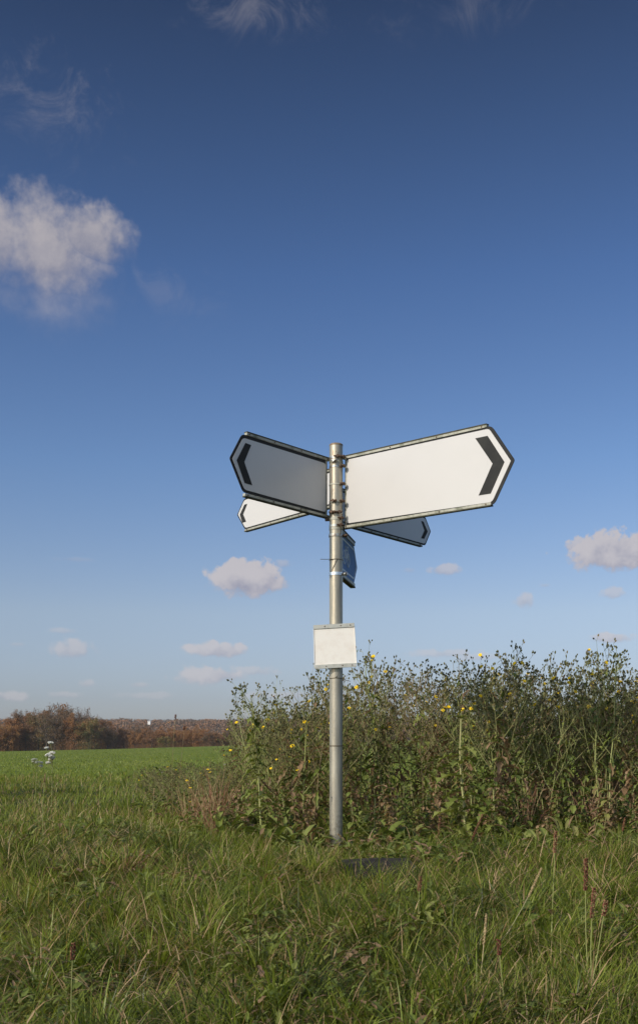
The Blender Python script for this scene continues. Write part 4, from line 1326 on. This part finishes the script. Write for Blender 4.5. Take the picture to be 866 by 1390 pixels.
TS = [tree(1, 8.5, 1.0, 12000, 0.34), tree(2, 8.0, 1.1, 11000, 0.46), tree(3, 9.0, .9, 8000, 0.24), tree(4, 7.5, 1.2, 12000, 0.62),
      tree(5, 8.0, 1.0, 9000, 0.92), tree(6, 9.0, .9, 2600, 0.20, bare=True)]
desc = ['russet brown', 'copper brown', 'dark brown', 'orange leaved', 'dull green', 'nearly bare']
tused = set()
def put_tree(px, d, top_y, kind, group, where):
    o = TS[kind] if kind not in tused else copy_tree(TS[kind]); tused.add(kind)
    x_ = (px - CX) / F * d; z_ = float(terrain(x_, d))
    Ht = EYE + (HY - top_y) / F * d - z_
    base = [8.5, 8.0, 9.0, 7.5, 8.0, 9.0][kind] * 0.87
    s_ = Ht / base
    sx = min(max(s_, .5), 1.3) * rgw.uniform(.9, 1.2)
    o.location = (x_, d, z_ - .1); o.rotation_euler = (0, 0, rgw.uniform(0, 6.28)); o.scale = (sx, sx, s_)
    tag(o, f'{desc[kind]} autumn tree {where}', 'tree', group + f', {desc[kind]}')

rgt = random.Random(5)
tx = [-60, 0, 15, 30, 45, 60, 75, 90, 110, 130, 150]; ty = [993, 985, 979, 974, 970, 971, 963, 970, 972, 977, 986]
for k_ in range(34):
    px = -40 + k_ * 5.6 + rgt.uniform(-3, 3)
    kd = rgt.choice([0, 0, 1, 2, 2, 3, 5, 4 if rgt.random() < .3 else 0]) if px > 12 else rgt.choice([3, 4, 3])
    top = np.interp(px, tx, ty) + rgt.uniform(-1, 5)
    put_tree(px, rgt.uniform(205, 235), top, kd, 'trees of the copse beyond the field at left', 'in the copse beyond the field at left')
put_tree(74, 214, 965, 5, 'trees of the copse beyond the field at left', 'standing highest in the copse at left'); 
for k_ in range(48):
    px = 148 + k_ * 4.2 + rgt.uniform(-2, 2)
    kd = rgt.choice([0, 1, 2, 3, 3, 5, 4 if rgt.random() < .4 else 1]) if not (245 < px < 275) else 3
    top = rgt.uniform(986, 1001)
    put_tree(px, rgt.uniform(215, 242), top, kd, 'trees of the low hedge line beyond the field', 'in the low hedge line beyond the field')
for k_ in range(44):
    px = 352 + k_ * 15 + rgt.uniform(-5, 5)
    kd = rgt.choice([0, 1, 2, 5, 5])
    top = rgt.uniform(978, 996) if px < 770 else rgt.uniform(950, 972)
    put_tree(px, rgt.uniform(205, 240), top, kd, 'trees glimpsed behind the weeds', 'behind the tall weeds')

# far woods on the hill: one mass
def far_wood():
    nr = np.random.default_rng(9)
    n = 4200
    d = 430 + 520 * nr.random(n); px = -160 + 1300 * nr.random(n)
    x = (px - CX) / F * d; z = terrain(x, d)
    keep = vnoise(x, d, 90, 3) > 0.18
    x, d, z = x[keep], d[keep], z[keep]; n = len(x)
    Ht = 4.5 + 3.0 * nr.random(n) + 2.0 * vnoise(x, d, 60, 8)
    m_ = 90
    C = np.stack([x, d, z], -1)[:, None] + nr.normal(0, 1, (n, m_, 3)) * np.array([1.5, 1.5, 0])
    C[..., 2] += Ht[:, None] * (0.15 + 0.85 * nr.random((n, m_)) ** .8)
    r = (1 - np.abs((C[..., 2] - z[:, None]) / Ht[:, None] - .5)) 
    C = C.reshape(-1, 3); k = len(C)
    a = nr.normal(0, 1, (k, 3)); a /= np.linalg.norm(a, axis=1)[:, None]
    b = np.cross(a, nr.normal(0, 1, (k, 3))); b /= np.linalg.norm(b, axis=1)[:, None]
    sz = (.28 + .34 * nr.random(k))[:, None]
    V = np.stack([C - a * sz, C + b * sz, C + a * sz, C - b * sz], 1).reshape(-1, 3)
    t = np.clip(np.repeat(.20 + .42 * nr.random(n) ** 1.3, m_) + nr.normal(0, .05, k), 0, 1)
    o = mesh_np('far_wood', V, None, np.arange(k * 4).reshape(-1, 4), m_aut, None, np.repeat(t, 4))
    tag(o, 'brown winter woodland covering the low hill on the horizon', 'woodland', kind='stuff')
far_wood()

# small white building far off on the hill
hx = at(203, 979, 560)
hz = float(terrain(hx[0], 560))
hr_ = empty('white_house', (hx[0], 560, hx[2] - 0.3)); hr_.scale = (0.42, 0.42, 0.26)
tag(hr_, 'tiny white house among the trees on the far hill', 'house')
def box(name, x0, x1, y0, y1, z0, z1, mat, parent):
    V = [(x0, y0, z0), (x1, y0, z0), (x1, y1, z0), (x0, y1, z0), (x0, y0, z1), (x1, y0, z1), (x1, y1, z1), (x0, y1, z1)]
    return mesh_np(name, V, None, [(0, 3, 2, 1), (4, 5, 6, 7), (0, 1, 5, 4), (1, 2, 6, 5), (2, 3, 7, 6), (3, 0, 4, 7)], mat, parent)
box('wall', -1.6, 1.6, -2, 2, -6, 2.0, plain('white_render', (0.8, 0.79, 0.76), .7), hr_)
V = [(-1.9, -2.3, 2.0), (1.9, -2.3, 2.0), (1.9, 2.3, 2.0), (-1.9, 2.3, 2.0), (-1.9, 0, 3.2), (1.9, 0, 3.2)]
mesh_np('roof', V, [(0, 4, 3), (1, 2, 5)], [(0, 1, 5, 4), (2, 3, 4, 5), (0, 3, 2, 1)], plain('slate_roof', (0.25, 0.24, 0.24), .7), hr_)
box('window', -0.5, 0.5, -2.05, -1.95, 0.2, 1.3, m_dark, hr_)

# look-alikes are told apart by their order from the left
ORD = ['leftmost', 'second', 'third', 'fourth', 'fifth', 'sixth', 'seventh', 'eighth', 'ninth', 'tenth', 'eleventh', 'twelfth',
       'thirteenth', 'fourteenth', 'fifteenth', 'sixteenth', 'seventeenth', 'eighteenth', 'nineteenth', 'twentieth']
byl = {}
for o in S.objects:
    if o.parent is None and o.get('category') in ('weed', 'tree', 'nettle', 'plant'): byl.setdefault(o['label'], []).append(o)
for lb, os_ in byl.items():
    if len(os_) < 2: continue
    os_.sort(key=lambda q: q.location.x / q.location.y)
    for k_, o in enumerate(os_):
        o['label'] = lb + ', ' + ('leftmost one' if k_ == 0 else ORD[min(k_, 19)] + ' from left')

# ------------------------------------------------------------------ haze
def haze():
    m = bpy.data.materials.new('autumn_haze'); m.use_nodes = True
    nt = m.node_tree; nt.nodes.clear()
    out = nt.nodes.new('ShaderNodeOutputMaterial'); v = nt.nodes.new('ShaderNodeVolumePrincipled')
    v.inputs['Color'].default_value = (0.80, 0.86, 0.95, 1); v.inputs['Density'].default_value = 0.00017
    nt.links.new(v.outputs[0], out.inputs['Volume'])
    hb = box('haze', -2700, 2700, -400, 3700, -6, 24, m, None)
    tag(hb, kind='stuff')
haze()
